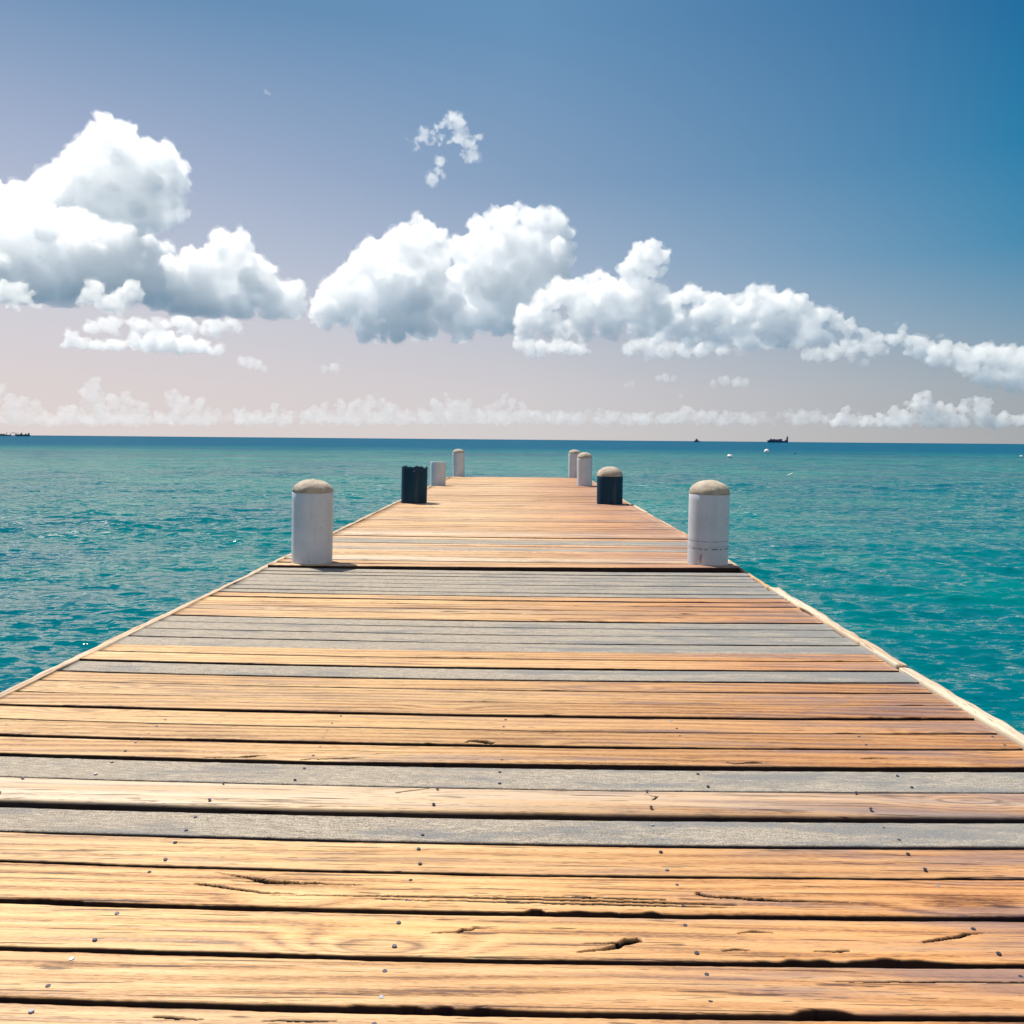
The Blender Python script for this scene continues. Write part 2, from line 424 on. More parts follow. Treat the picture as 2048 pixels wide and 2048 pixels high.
# ------------------------------------------------------------------ the sea
def build_sea():
    az = np.concatenate([np.linspace(-math.pi, -0.66, 40)[:-1], np.linspace(-0.66, 0.66, 1180), np.linspace(0.66, math.pi, 40)[1:-1]])
    rr = [1.6]
    while rr[-1] < 420: rr.append(rr[-1]*1.0052 + 0.004)
    while rr[-1] < 90000: rr.append(rr[-1]*1.18)
    r = np.array(rr)
    na, nr = len(az), len(r)
    R, A = np.meshgrid(r, az, indexing='ij')
    X = R*np.sin(A); Y = R*np.cos(A)
    step = np.gradient(r)[:, None]*np.ones_like(A)
    astep = R*0.00112
    Hh = np.zeros_like(X); DX = np.zeros_like(X); DY = np.zeros_like(X)
    rg = np.random.default_rng(4)
    amp_mod = 0.75 + 0.45*N2(X*0.10+50, Y*0.16+50)
    for i in range(72):
        lam = 0.20*(24.0)**(i/71)            # 0.20 m .. 4.8 m
        th = rg.normal(math.radians(-158), 0.62)   # direction of travel
        k = 2*math.pi/lam
        kx, ky = k*math.sin(th), k*math.cos(th)
        a = 0.0078*lam**0.80*(1.0 if lam < 0.8 else 0.36)
        sp = np.hypot(step*abs(math.cos(th)), astep*abs(math.sin(th)))
        att = np.clip((lam/np.maximum(step, 1e-6) - 2.2)/2.0, 0, 1)*np.clip((lam/np.maximum(sp, 1e-6)-2.2)/2, 0, 1)
        ph = kx*X + ky*Y + rg.uniform(0, 6.283) + 1.3*N2(X*0.35/lam**.5+i*7, Y*0.35/lam**.5+i*3)
        Hh += a*att*np.cos(ph)
        DX -= 0.8*a*att*math.sin(th)*np.sin(ph); DY -= 0.8*a*att*math.cos(th)*np.sin(ph)
    Hh *= amp_mod; DX *= amp_mod; DY *= amp_mod
    V = np.stack([X+DX, Y+DY, Hh], -1).reshape(-1, 3)
    i = np.arange(nr-1)[:, None]*na; j = np.arange(na)[None, :]; j2 = (j+1) % na
    Q = np.stack([i+j, i+na+j, i+na+j2, i+j2], -1).reshape(-1, 4)
    c = len(V)
    V = np.vstack([V, [[0, 0, 0]]])
    me = np_mesh('sea', V, Q[:, ::-1], True)
    return me
sea_mat = sea_material()
me = build_sea()
sea = link_mesh('sea', me, sea_mat); sea.location = (0, 0, SEAZ)
tag(sea, 'turquoise sea with small wind ripples, dark blue along the horizon', 'sea', kind='structure')

# ------------------------------------------------------------------ the pier
XL = -1.89
def XR(y):
    return float(np.interp(y, [0, 5.4, 6.3, 8.5, 12, 20.8], [1.57, 1.58, 1.61, 1.63, 1.56, 1.55]))
# (front y, back y, type, dz)  type: t tan, b bleached, g grey sanded
P = []
y = -1.2
while y < 1.0:
    P.append((y, y+0.137, 't', 0)); y += 0.146
P = [p for p in P if p[1] < 1.13]
P.append((P[-1][1]+0.008, 1.136, 't', 0)) if 1.136-P[-1][1] > 0.10 else None
P += [(1.146, 1.289, 't', 0), (1.298, 1.424, 't', .001), (1.439, 1.573, 't', 0), (1.588, 1.724, 't', .002), (1.741, 1.866, 't', 0),
      (1.872, 1.989, 'g', .003), (2.026, 2.176, 'b', .006), (2.181, 2.318, 'g', .001), (2.345, 2.479, 't', 0), (2.486, 2.621, 't', .002),
      (2.626, 2.763, 't', 0), (2.773, 2.911, 't', .003), (2.920, 3.064, 't', 0), (3.070, 3.190, 't', 0), (3.196, 3.337, 'g', .002),
      (3.358, 3.500, 't', .004), (3.507, 3.628, 't', .004), (3.632, 3.786, 'g', 0), (3.803, 3.948, 'g', 0), (3.960, 4.109, 'g', 0),
      (4.129, 4.260, 'g', -.002), (4.284, 4.440, 't', 0), (4.447, 4.560, 't', 0), (4.567, 4.676, 't', 0), (4.681, 4.790, 't', 0), (4.826, 4.951, 't', 0),
      (4.956, 5.064, 'g', 0), (5.072, 5.202, 'g', 0), (5.210, 5.340, 'g', 0), (5.350, 5.492, 'g', 0), (5.502, 5.633, 'g', 0),
      (5.642, 5.772, 'g', 0), (5.780, 5.910, 'g', 0), (6.045, 6.17, 't', .014), (6.182, 6.30, 't', .008), (6.335, 6.455, 'b', .010), (6.46, 6.59, 'b', .004),
      (6.605, 6.74, 't', 0), (6.747, 6.88, 't', 0), (6.887, 7.01, 't', 0), (7.02, 7.15, 'g', 0), (7.157, 7.29, 't', 0), (7.30, 7.44, 't', 0),
      (7.452, 7.60, 'g', 0), (7.61, 7.757, 'g', 0), (7.775, 7.93, 't', 0), (7.937, 8.075, 't', .006), (8.115, 8.26, 'b', .004), (8.268, 8.46, 't', 0)]
rp = random.Random(3)
y = 8.475
marks = [12.19, 16.6]
GAPX = []
while y < 20.75:
    w = rp.uniform(0.132, 0.15)
    y1 = min(y+w, 20.83)
    gap = rp.choice([.010, .012, .014, .022])
    for mk in marks:
        if y < mk < y1+0.10:
            y1 = mk; gap = 0.10; marks.remove(mk); break
    P.append((y, y1, 't', rp.choice([0, 0, .002, .004])))
    y = y1 + gap
    if marks and abs(y-marks[0]) < .03: pass

# open the joints of the farther boards a little, as boards shrink
P = [(a + (0.011 if 2.3 < a < 3.3 else 0.008 if 2.3 < a < 8.4 else 0) + (0.004 if 4.9 < a < 5.92 else 0), b - (0.004 if 4.9 < b < 5.92 else 0), t_, d_) for a, b, t_, d_ in P]

# wear on particular near boards: polylines (x, y, half width), depth
CRACKS = [
    ([(0.105,1.463,.001),(0.150,1.471,.0025),(0.180,1.480,.005),(0.192,1.492,.006),(0.205,1.499,.009),(0.226,1.502,.006)], .022),
    ([(0.12,1.488,.001),(0.16,1.491,.002),(0.19,1.495,.003)], .010),
    ([(-0.172,1.514,.001),(-0.120,1.517,.003),(-0.112,1.525,.003),(-0.098,1.527,.003),(-0.090,1.534,.003),(-0.045,1.533,.001)], .014),
    ([(0.770,1.512,.002),(0.808,1.523,.0035),(0.845,1.531,.0035),(0.870,1.542,.003),(0.905,1.545,.001)], .014),
    ([(0.42,1.530,.001),(0.455,1.537,.003),(0.49,1.534,.001)], .010),
    ([(0.55,1.478,.001),(0.60,1.480,.003),(0.615,1.483,.002)], .010),
    ([(0.38,1.475,.001),(0.41,1.479,.002),(0.43,1.478,.001)], .008),
    ([(-0.668,1.716,.001),(-0.60,1.698,.003),(-0.545,1.680,.008),(-0.50,1.677,.006),(-0.44,1.676,.004),(-0.33,1.672,.001)], .020),
    ([(-0.69,1.667,.003),(-0.66,1.662,.004),(-0.60,1.648,.004),(-0.54,1.637,.003),(-0.46,1.634,.001)], .014),
    ([(-0.62,1.680,.001),(-0.56,1.677,.003),(-0.50,1.673,.003)], .010),
    ([(-0.52,1.628,.001),(-0.2,1.634,.003),(0.05,1.630,.003),(0.3,1.626,.004),(0.44,1.622,.002)], .010),
    ([(-0.30,1.620,.001),(0.0,1.618,.003),(0.25,1.615,.003),(0.42,1.613,.001)], .008),
    ([(-0.10,1.641,.001),(0.15,1.640,.003),(0.30,1.638,.002)], .008),
    ([(0.372,1.662,.005),(0.39,1.655,.005),(0.42,1.650,.004),(0.50,1.643,.005),(0.62,1.639,.003),(0.68,1.638,.001)], .014),
    ([(-0.178,2.508,.002),(-0.165,2.520,.006),(-0.14,2.521,.010),(-0.115,2.516,.012),(-0.098,2.512,.009)], .030),
    ([(-0.95,2.368,.001),(-0.85,2.374,.003),(-0.80,2.386,.004),(-0.77,2.389,.002)], .012),
    ([(-0.66,2.366,.001),(-0.56,2.372,.003),(-0.50,2.378,.003),(-0.47,2.380,.001)], .010),
    ([(0.61,2.382,.002),(0.63,2.374,.004),(0.66,2.380,.003),(0.69,2.386,.006),(0.71,2.384,.003)], .012),
    ([(0.46,2.368,.001),(0.2,2.365,.002),(0.0,2.366,.001)], .006),
    ([(1.02,2.424,.002),(1.06,2.432,.004),(1.10,2.430,.002)], .012),
    ([(0.33,2.137,.001),(0.36,2.12,.003),(0.345,2.10,.002)], .006),
    ([(-0.335,2.118,.002),(-0.30,2.135,.003),(-0.27,2.150,.003),(-0.25,2.170,.003)], .010),
    ([(-0.42,1.265,.001),(-0.36,1.268,.002),(-0.3,1.270,.001)], .006),
    ([(-0.60,1.270,.002),(-0.57,1.268,.003),(-0.52,1.267,.001)], .008),
    ([(0.56,1.386,.001),(0.7,1.390,.002),(0.9,1.393,.002)], .006),
    ([(-0.22,4.47,.004),(-0.12,4.462,.012),(-0.02,4.456,.004)], .02),
    ([(-0.45,4.50,.004),(-0.30,4.49,.007),(-0.2,4.495,.003)], .015),
    ([(0.85,4.50,.004),(0.93,4.515,.008),(0.96,4.53,.004)], .015),
]
BITES = [(0.508, 1.298, 0.045, 0.012), (0.03, 1.588, .02, .004), (-0.97, 2.345, 0.07, 0.022), (-0.13, 2.762, 0.03, 0.010), (-0.46, 1.424, .03, .006)]

SKEW = [(6.053, 0.036), (6.190, 0.008)]
def board(y0, y1, x0, x1, typ, dz, seed, near):
    """one board: closed cross-section swept along x. returns V, Q, extra, attrs"""
    rg = np.random.default_rng(int(seed*1000)+17)
    w = y1-y0; th = 0.038; R = 0.0045 if typ != 'b' else 0.012
    d = max((y0+y1)/2, 0.6)
    if near: sx, sy = 0.0042, 0.0018
    else:
        sx = min(0.012*max(d-1, 1), 0.12); sy = min(0.004*max(d-1, 1), w/5)
    nx = max(int((x1-x0)/sx), 16); ny = max(int((w-2*R)/sy), 4)
    vt = np.linspace(-w/2+R, w/2-R, ny)
    a = np.linspace(0, math.pi/2, 5)
    # cross-section: bottom front, up the front side, round, top, round, down
    cy = [-w/2+.001, -w/2] ; cz = [-th, -th*0.5]
    for q in a[:-1]: cy.append(-w/2+R-R*math.cos(q)); cz.append(-R+R*math.sin(q))
    cy += list(vt); cz += [0]*len(vt)
    for q in a[1:]: cy.append(w/2-R+R*math.sin(q)); cz.append(-R+R*math.cos(q))
    cy += [w/2, w/2-.001]; cz += [-th*0.5, -th]
    cy = np.array(cy); cz = np.array(cz); n = len(cy)
    xs = np.linspace(x0, x1, nx)
    Xg, Cy = np.meshgrid(xs, cy, indexing='ij'); Cz = np.tile(cz, (nx, 1))
    top = np.clip((Cz+R)/R, 0, 1)            # 1 on the walking face
    s = seed*91.7
    # ragged long edges
    ff = np.clip(-Cy/(w/2), 0, 1)**2; fb = np.clip(Cy/(w/2), 0, 1)**2
    rough = 0.0016 if typ != 'g' else 0.0007
    ef = N2(Xg*9+s, Xg*0+1.3)*rough + N2(Xg*55+s, Xg*0+4.3)*rough*0.5 + N2(Xg*1.5+s, Xg*0+9)*0.003
    eb = N2(Xg*9+s+40, Xg*0+2.3)*rough + N2(Xg*55+s+40, Xg*0+5.3)*rough*0.5 + N2(Xg*1.5+s+33, Xg*0+19)*0.002
    if typ != 'g':
        chip = np.clip(N2(Xg*3.1+s, Xg*0+77)-0.62, 0, 1)*0.028*np.clip(0.6+N2(Xg*34+s, Xg*0+7), 0.2, 2)
        ef = ef + chip
    Yg = Cy + ff*ef + fb*eb
    Yc = (y0+y1)/2 + 0.040*(Xg/1.7)**2
    Zg = Cz.copy()
    for ky, kv_ in SKEW:
        if abs(ky-y0) < .012: Yc = Yc + kv_*(Xg-1.0)
    # cupping, twist and sway
    cup = (0.010 if typ == 'b' else rg.uniform(-0.0012, 0.0022))
    Zg += top*cup*(1-(2*Cy/w)**2) - (0.006 if typ == 'b' else 0)
    Zg += 0.0016*N2(Xg*0.8+s, Xg*0+33) + rg.uniform(-.0012, .0012)*(Xg)*0.6 + Cy/w*rg.uniform(-0.002, 0.003)
    if typ == 'g':
        Zg += top*0.0006*N2(Xg*40+s, Cy*60+3)
    elif near:
        warp = 0.012*N2(Xg*1.6+s, Cy*8) + 0.004*N2(Xg*6+s, Cy*30)
        gr = N2(Xg*2.2+s, (Cy+warp)*260+5)
        Zg -= top*0.0008*np.clip(gr, 0, 1)**1.5
        gr2 = N2(Xg*1.2+s+9, (Cy+warp)*120+50)
        Zg -= top*0.0022*np.clip(gr2-0.55, 0, 1)*2
    crack = np.zeros_like(Xg)
    Yw = Yc + Yg
    if typ != 'g':
        for pts, dep in CRACKS:
            py = [p[1] for p in pts]
            if max(py) < y0 or min(py) > y1: continue
            best = np.full(Xg.shape, 9.0)
            xa = min(p[0] for p in pts)-.03; xb = max(p[0] for p in pts)+.03
            sel = (Xg > xa) & (Xg < xb)
            xx = Xg[sel]; yy = Yw[sel] + 0.0009*N2(Xg[sel]*140+s, Xg[sel]*0+3) + 0.0012*N2(Xg[sel]*30+s, Xg[sel]*0+13)
            bb = np.full(xx.shape, 9.0)
            for (ax, ay, ah), (bx, by, bh) in zip(pts[:-1], pts[1:]):
                dx, dy = bx-ax, by-ay
                tt = np.clip(((xx-ax)*dx+(yy-ay)*dy)/(dx*dx+dy*dy), 0, 1)
                dd = np.hypot(xx-(ax+tt*dx), yy-(ay+tt*dy))/(ah+tt*(bh-ah))
                bb = np.minimum(bb, dd)
            c = np.clip((1.25-bb)*2.2, 0, 1)
            crack[sel] = np.maximum(crack[sel], c)
            Zs = Zg[sel]; Zs -= top[sel]*dep*np.clip(c*1.3, 0, 1); Zg[sel] = Zs
        for bx, by, bw, bd in BITES:
            if abs(by-y0) < .004:
                e = np.exp(-((Xg-bx)/bw)**4)
                Yw = Yw + ff*e*bd
    Zg += dz
    V = np.stack([Xg, Yw, Zg], -1).reshape(-1, 3)
    i = np.arange(nx-1)[:, None]*n; j = np.arange(n)[None, :]; j2 = (j+1) % n
    Q = np.stack([i+j, i+n+j, i+n+j2, i+j2], -1).reshape(-1, 4)[:, ::-1]
    Q = Q[:, ::-1]
    ex = [list(range(0, n))[::-1], list(range((nx-1)*n, nx*n))]
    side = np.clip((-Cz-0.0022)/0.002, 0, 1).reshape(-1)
    return V, Q, ex, crack.reshape(-1), side

pier = empty('pier', (0, 0, 0))
tag(pier, 'long weathered wooden pier deck of tan and grey planks running out over the sea', 'pier')

tints = {}
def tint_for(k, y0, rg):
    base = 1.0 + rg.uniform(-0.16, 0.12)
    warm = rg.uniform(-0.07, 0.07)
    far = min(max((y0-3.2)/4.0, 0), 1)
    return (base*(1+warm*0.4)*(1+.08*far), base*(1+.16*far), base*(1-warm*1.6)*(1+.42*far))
acc = dict(V=[], Q=[], E=[], seed=[], tint=[], crack=[], side=[], pale=[]); o = 0
rb = random.Random(21)
grips = []
for k, (y0, y1, typ, dz) in enumerate(P):
    ym = (y0+y1)/2
    x0 = XL + rb.uniform(-.008, .012); x1 = XR(ym) + rb.uniform(-.012, .01)
    seed = k*0.613 + rb.random()*0.2
    near = 1.0 < ym < 2.6
    V, Q, E, crack, side = board(y0, y1, x0, x1, typ, dz, seed, near)
    if typ == 'g':
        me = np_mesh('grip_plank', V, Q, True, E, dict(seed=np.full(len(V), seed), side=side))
        g = link_mesh('grip_plank', me, M['grip'], pier)
        grips.append((y0, y1, g))
    else:
        nv = len(V)
        acc['V'].append(V); acc['Q'].append(Q+o); acc['E'] += [[v+o for v in e] for e in E]
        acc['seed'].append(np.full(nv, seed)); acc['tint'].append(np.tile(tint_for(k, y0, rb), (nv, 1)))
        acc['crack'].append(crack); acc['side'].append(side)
        acc['pale'].append(np.full(nv, 0.45 if typ == 'b' else rb.choice([0, 0, 0.04, 0.1])))
        o += nv
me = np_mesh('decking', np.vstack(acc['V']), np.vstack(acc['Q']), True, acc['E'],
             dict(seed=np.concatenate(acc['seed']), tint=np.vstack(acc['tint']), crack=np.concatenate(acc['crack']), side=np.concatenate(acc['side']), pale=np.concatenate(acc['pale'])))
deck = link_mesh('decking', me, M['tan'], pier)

# nails: two per board on every joist line
def nail_mesh(name, mat):
    bm = bmesh.new()
    bmesh.ops.create_cone(bm, cap_ends=True, segments=14, radius1=0.0047, radius2=0.0040, depth=0.0016, matrix=Matrix.Translation((0, 0, 0.0009)))
    bmesh.ops.create_cone(bm, cap_ends=True, segments=8, radius1=0.002, radius2=0.002, depth=0.03, matrix=Matrix.Translation((0, 0, -0.0155)))
    me = bm_mesh(name, bm); me.materials.append(mat)
    return me
nm = [nail_mesh('nail', M['nail']), nail_mesh('nail', M['nail_bright'])]
nn = 0
rn = random.Random(9)
for k, (y0, y1, typ, dz) in enumerate(P):
    if y0 < 1.1 or y0 > 4.0: continue
    par = deck
    if typ == 'g':
        par = [g for a, b, g in grips if a == y0][0]
    lines = [-1.38, -0.81, -0.235, 0.33, 0.895, 1.45] if y1 < 2.3 else [-1.20, -0.63, -0.06, 0.51, 1.08, 1.52]
    for xl in lines:
        if abs(xl) > 0.62*(y0+0.15)+0.05: continue
        for side in (0, 1):
            if y0 > 2.9 and rn.random() < 0.35: continue
            if nn >= 98: break
            w = y1-y0
            yy = (y0+0.022+rn.uniform(0, .008)) if side == 0 else (y1-0.022-rn.uniform(0, .01))
            xx = xl + rn.uniform(-.008, .008)
            zz = dz + (0.0045 if typ == 'b' else 0.0) + (0.0002 if rn.random() < .85 else 0.0015)
            nd = bpy.data.objects.new('nail', nm[1] if rn.random() < 0.10 else nm[0])
            COL.objects.link(nd); nd.parent = par
            nd.location = (xx, yy + 0.040*(xx/1.7)**2, zz)
            nd.rotation_euler = (rn.uniform(-.12, .12), rn.uniform(-.12, .12), rn.uniform(0, 3))
            nn += 1

# edge boards: strips of wood running along the outer ends of the planks
def edge_strip(name, pts, width, thick, zoff, seed, lump=0.004, pale=0.3):
    """pts: list of (x,y) inner line; strip lies outside (sign of width), with ragged outline"""
    ys = np.arange(pts[0][1], pts[-1][1], 0.02)
    xin = np.interp(ys, [p[1] for p in pts], [p[0] for p in pts])
    sg = 1 if width > 0 else -1
    aw = abs(width)
    prof = [(0.0, -thick), (0.0, -0.004), (0.004, 0.0), (aw*0.35, 0.001), (aw*0.7, 0.0), (aw-0.004, -0.001), (aw, -0.006), (aw, -thick)]
    n = len(prof); V = []
    u = np.array([p[0] for p in prof])[None, :]; z = np.array([p[1] for p in prof])[None, :]
    Yg = np.repeat(ys[:, None], n, 1)
    rag = (u/aw)*(N2(Yg*2.2+seed, Yg*0+2)*lump*1.8 + N2(Yg*11+seed, Yg*0+5)*lump*1.2)
    Xg = xin[:, None] + sg*(u + rag) + N2(Yg*1.3+seed, Yg*0+8)*0.004
    topm = (z > -0.01)
    Zg = z + zoff + topm*(N2(Yg*3+seed, u*30+2)*lump*0.9 + N2(Yg*16+seed, u*60)*lump*0.5)
    V = np.stack([Xg, Yg, Zg], -1).reshape(-1, 3)
    i = np.arange(len(ys)-1)[:, None]*n; j = np.arange(n)[None, :]; j2 = (j+1) % n
    Q = np.stack([i+j, i+n+j, i+n+j2, i+j2], -1).reshape(-1, 4)
    if sg < 0: Q = Q[:, ::-1]
    m = len(ys)
    E = [list(range(n)), list(range((m-1)*n, m*n))[::-1]]
    nv = len(V)
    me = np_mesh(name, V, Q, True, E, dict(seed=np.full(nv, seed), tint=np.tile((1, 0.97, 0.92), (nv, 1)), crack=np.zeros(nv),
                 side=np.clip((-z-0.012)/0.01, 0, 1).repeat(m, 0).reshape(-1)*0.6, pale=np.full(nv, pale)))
    return me

mE = wood_material('edge_board_wood', 0.1, True)
def edge_obj(name, *a, label=None, **k):
    o_ = link_mesh(name, edge_strip(name, *a, **k), mE, pier)
    if label: o_['label'] = label
    return o_
# left: two thin strips side by side along the whole pier
edge_obj('edge_board', [(XL-.012, -1.2), (XL-.012, 4.4), (XL-.006, 6.9), (XL-.03, 8.3), (XL-.022, 20.83)], -0.030, 0.10, -0.004, 2.2, pale=0.45)
edge_obj('edge_board', [(XL-.052, -1.2), (XL-.052, 4.4), (XL-.046, 6.9), (XL-.07, 8.3), (XL-.062, 20.83)], -0.026, 0.13, -0.014, 7.9, pale=0.55)
# right: a thick pale lumpy board at the near end, thinner beyond
edge_obj('edge_board', [(1.594, 0.6), (1.594, 2.6), (1.597, 3.48)], 0.050, 0.05, -0.001, 4.4, lump=0.005, pale=0.6,
         label='wide pale split edge board at the near right side')
edge_obj('edge_board', [(1.597, 3.484), (1.603, 5.38)], 0.054, 0.05, 0.002, 5.4, lump=0.007, pale=0.8,
         label='whitish ragged edge board below the right white piling')
edge_obj('edge_board', [(1.600, 5.40), (1.625, 6.3), (1.645, 8.5), (1.60, 10.9)], 0.026, 0.10, -0.002, 6.4, pale=0.4)
edge_obj('edge_board', [(1.598, 10.92), (1.575, 12.3)], 0.042, 0.10, 0.004, 9.4, pale=0.55)
edge_obj('edge_board', [(1.572, 12.32), (1.565, 20.83)], 0.028, 0.10, -0.002, 8.4, pale=0.3)

# joists and cross beams below the planks
for k, xj in enumerate([-1.72, -1.2, -0.63, -0.06, 0.51, 1.08, 1.48]):
    bm = bmesh.new(); bm_box(bm, xj-0.03, xj+0.03, -1.15, 20.8, -0.235, -0.041)
    link_mesh('joist', bm_mesh('joist', bm), M['beam'], pier)
for yb in (0.6, 6.18, 12.30, 17.0, 20.66):
    bm = bmesh.new(); bm_box(bm, -1.82, 1.54, yb-0.07, yb+0.07, -0.46, -0.237)
    link_mesh('cross_beam', bm_mesh('cross_beam', bm), M['beam'], pier)

# ------------------------------------------------------------------ pilings
def lathe(name, prof, seg=64, wob=None):
    n = len(prof); V = []; Q = []
    for i, (r, z) in enumerate(prof):
        for j in range(seg):
            a = 2*math.pi*j/seg
            rr, zz = r, z
            if wob: rr, zz = wob(r, z, a)
            V.append((rr*math.cos(a), rr*math.sin(a), zz))
    for i in range(n-1):
        for j in range(seg):
            Q.append((i*seg+j, i*seg+(j+1) % seg, (i+1)*seg+(j+1) % seg, (i+1)*seg+j))
    E = [list(range(seg))[::-1], list(range((n-1)*seg, n*seg))]
    return np_mesh(name, np.array(V), np.array(Q), True, E)

def piling(x, y, r, h, mat, cap, label, lean=(0, 0), seed=0, broken=False, wide_cap=False):
    t = empty('piling', (x, y, 0))
    tag(t, label, 'piling', 'pilings standing through the pier deck')
    t.rotation_euler = (lean[0], lean[1], 0)
    zb = -3.2
    caph = 0.0
    if cap: caph = cap
    hs = h - caph
    rg = random.Random(seed)
    if broken:
        # open dark sleeve, torn rim with a notch facing the camera, filled just below the rim
        def wob(rr, z, a):
            if z > hs-0.10:
                d = 0.010*math.sin(a*5+1) + 0.006*math.sin(a*13) + 0.004*math.sin(a*29)
                f = (z-(hs-0.10))/0.10
                aa = (a - math.radians(-84) + math.pi) % (2*math.pi) - math.pi
                d -= 0.060*max(0, 1-abs(aa)/0.16)
                d -= 0.022*max(0, 1-abs(aa+0.5)/0.10)
                z = z + d*f
            return rr, z
        zs = [zb] + list(np.linspace(-0.1, hs-0.10, 4)) + list(np.linspace(hs-0.09, hs, 10))
        prof = [(r, z) for z in zs] + [(r-0.016, hs-0.002), (r-0.017, hs-0.03), (r-0.018, hs-0.12), (r-0.018, hs-0.14)]
        me = lathe('sleeve', prof, 180, wob)
        link_mesh('sleeve', me, mat, t)
        rgd = random.Random(3)
        prof = [(r-0.02, hs-0.135), (r-0.02, hs-0.085), (r*0.8, hs-0.070), (r*0.45, hs-0.062), (0.01, hs-0.06)]
        link_mesh('core', lathe('core', prof, 48), M['concrete'], t)
        return t
    prof = [(r, zb)] + [(r, z) for z in np.linspace(-0.05, hs-0.004, 14)] + [(r-0.0015, hs-0.001), (r-0.004, hs)]
    if not cap:
        prof += [(r-0.012, hs), (r-0.013, hs-0.012)]
    wf = lambda rr, z, a: (rr*(1+0.004*math.sin(2*a+seed)), z + (0.003*math.sin(a+seed) if z > hs-.05 else 0))
    link_mesh('sleeve', lathe('sleeve', prof, 72, wf), mat, t)
    if cap:
        rc = r - 0.0005
        prof = [(rc-0.012, hs-0.03), (rc-0.002, hs-0.006), (rc, hs+0.004)]
        K = 14
        for i in range(1, K):
            a = i/K*math.pi/2
            prof.append((rc*math.cos(a)**0.95, hs+0.004+(caph-0.004)*math.sin(a)))
        prof.append((0.006, h))
        def wc(rr, z, a):
            k = 1 + 0.018*math.sin(3*a+seed*2) + 0.012*math.sin(7*a+seed) if z > hs+0.01 else 1
            n_ = float(N2(np.array(rr*math.cos(a)*38+seed*9+60.), np.array(rr*math.sin(a)*38+z*30+60.)))
            return rr*k, z + (0.004*n_ if z > hs+0.01 else 0) + (0.003*math.sin(2*a+seed) if z <= hs+.01 else 0)
        link_mesh('cap', lathe('cap', prof, 64, wc), M['concrete'], t)
    else:
        prof = [(r-0.013, hs-0.03), (r-0.013, hs-0.010), (r*0.5, hs-0.008), (0.008, hs-0.008)]
        link_mesh('core', lathe('core', prof, 48), M['concrete'], t)
    return t

D = math.radians
piling(-1.613, 6.18, 0.151, 0.64, M['white'], 0.095, 'nearest white piling on the left pier edge, with a rounded concrete cap', (D(.5), D(1.6)), 1)
piling(-1.65, 12.19, 0.190, 0.535, M['dark'], 0, 'dark blue piling on the left pier edge with a notched broken rim and no cap', (0, D(1.4)), 2, broken=True)
piling(-1.79, 16.85, 0.158, 0.485, M['white'], 0, 'short white piling with a flat top, between the dark piling and the farthest left piling', (0, D(1.0)), 3)
piling(-1.70, 21.05, 0.152, 0.70, M['white'], 0.10, 'farthest white piling on the left, at the end corner of the pier, round capped', (0, D(-1.0)), 4)
piling(1.412, 6.33, 0.153, 0.655, M['white_scuffed'], 0.105, 'nearest white piling on the right pier edge, with dark scuff rings near its foot', (D(.5), D(-.3)), 5)
piling(1.27, 12.38, 0.193, 0.56, M['dark'], 0.14, 'dark blue piling on the right pier edge with a pale domed cap', (0, D(-.4)), 6)
piling(1.235, 17.19, 0.158, 0.70, M['white'], 0.12, 'white domed piling on the right beyond the dark one, partly hiding the last piling', (0, D(-.6)), 7)
piling(1.245, 21.0, 0.155, 0.71, M['white'], 0.10, 'last white piling on the right, half hidden behind the next one', (0, 0), 8)

# ------------------------------------------------------------------ floats and ships
M['buoy'] = plain('buoy_white', (0.74, 0.72, 0.72), 0.4, 0, 0.5, 0.06, 3)
M['buoy_dark'] = plain('buoy_dark', (0.05, 0.08, 0.14), 0.5)
M['fitting'] = plain('buoy_fitting', (0.10, 0.06, 0.13), 0.4, 0.6)
def sea_pt(x, yw):
    d = ray(x, yw)
    return Vector((0, 0, CAMH)) + d*((SEAZ-CAMH)/d.z)
def buoy(px, pyw, rad, mat, label, tilt, squash=1.0, sink=0.3):
    p = sea_pt(px, pyw)
    t = empty('mooring_buoy', (p.x, p.y, SEAZ)); tag(t, label, 'buoy', 'mooring buoys floating right of the pier')
    t.rotation_euler = tilt
    bm = bmesh.new(); bmesh.ops.create_uvsphere(bm, u_segments=32, v_segments=18, radius=rad, matrix=Matrix.Translation((0, 0, rad*squash*(1-sink))) @ Matrix.Diagonal((1, 1, squash, 1)))
    link_mesh('float', bm_mesh('float', bm, True), mat, t)
    bm = bmesh.new()
    zc = rad*squash*(2-sink)
    bm_bar(bm, (0, 0, zc-0.06), (0, 0, zc+0.05), rad*0.09)
    for i in range(12):
        a, b = 2*math.pi*i/12, 2*math.pi*(i+1)/12
        bm_bar(bm, (rad*.16*math.cos(a), 0, zc+.08+rad*.16*math.sin(a)), (rad*.16*math.cos(b), 0, zc+.08+rad*.16*math.sin(b)), rad*0.035, 6)
    link_mesh('eye_ring', bm_mesh('eye_ring', bm, True), M['fitting'], t)
    bm = bmesh.new()
    bmesh.ops.create_cone(bm, cap_ends=False, segments=32, radius1=rad*1.012, radius2=rad*1.012, depth=rad*0.14, matrix=Matrix.Translation((0, 0, rad*squash*(1-sink))))
    link_mesh('rubbing_band', bm_mesh('rubbing_band', bm, True), mat, t)
    return t
buoy(1459, 915.5, 0.35, M['buoy'], 'low white mooring buoy, nearest of the round buoys to the right pilings', (D(8), D(14), 0), 0.72)
buoy(1531, 906.5, 0.44, M['buoy'], 'largest white mooring buoy, tilted, floating below the cargo ship', (D(-6), D(32), 0), 1.05, 0.22)
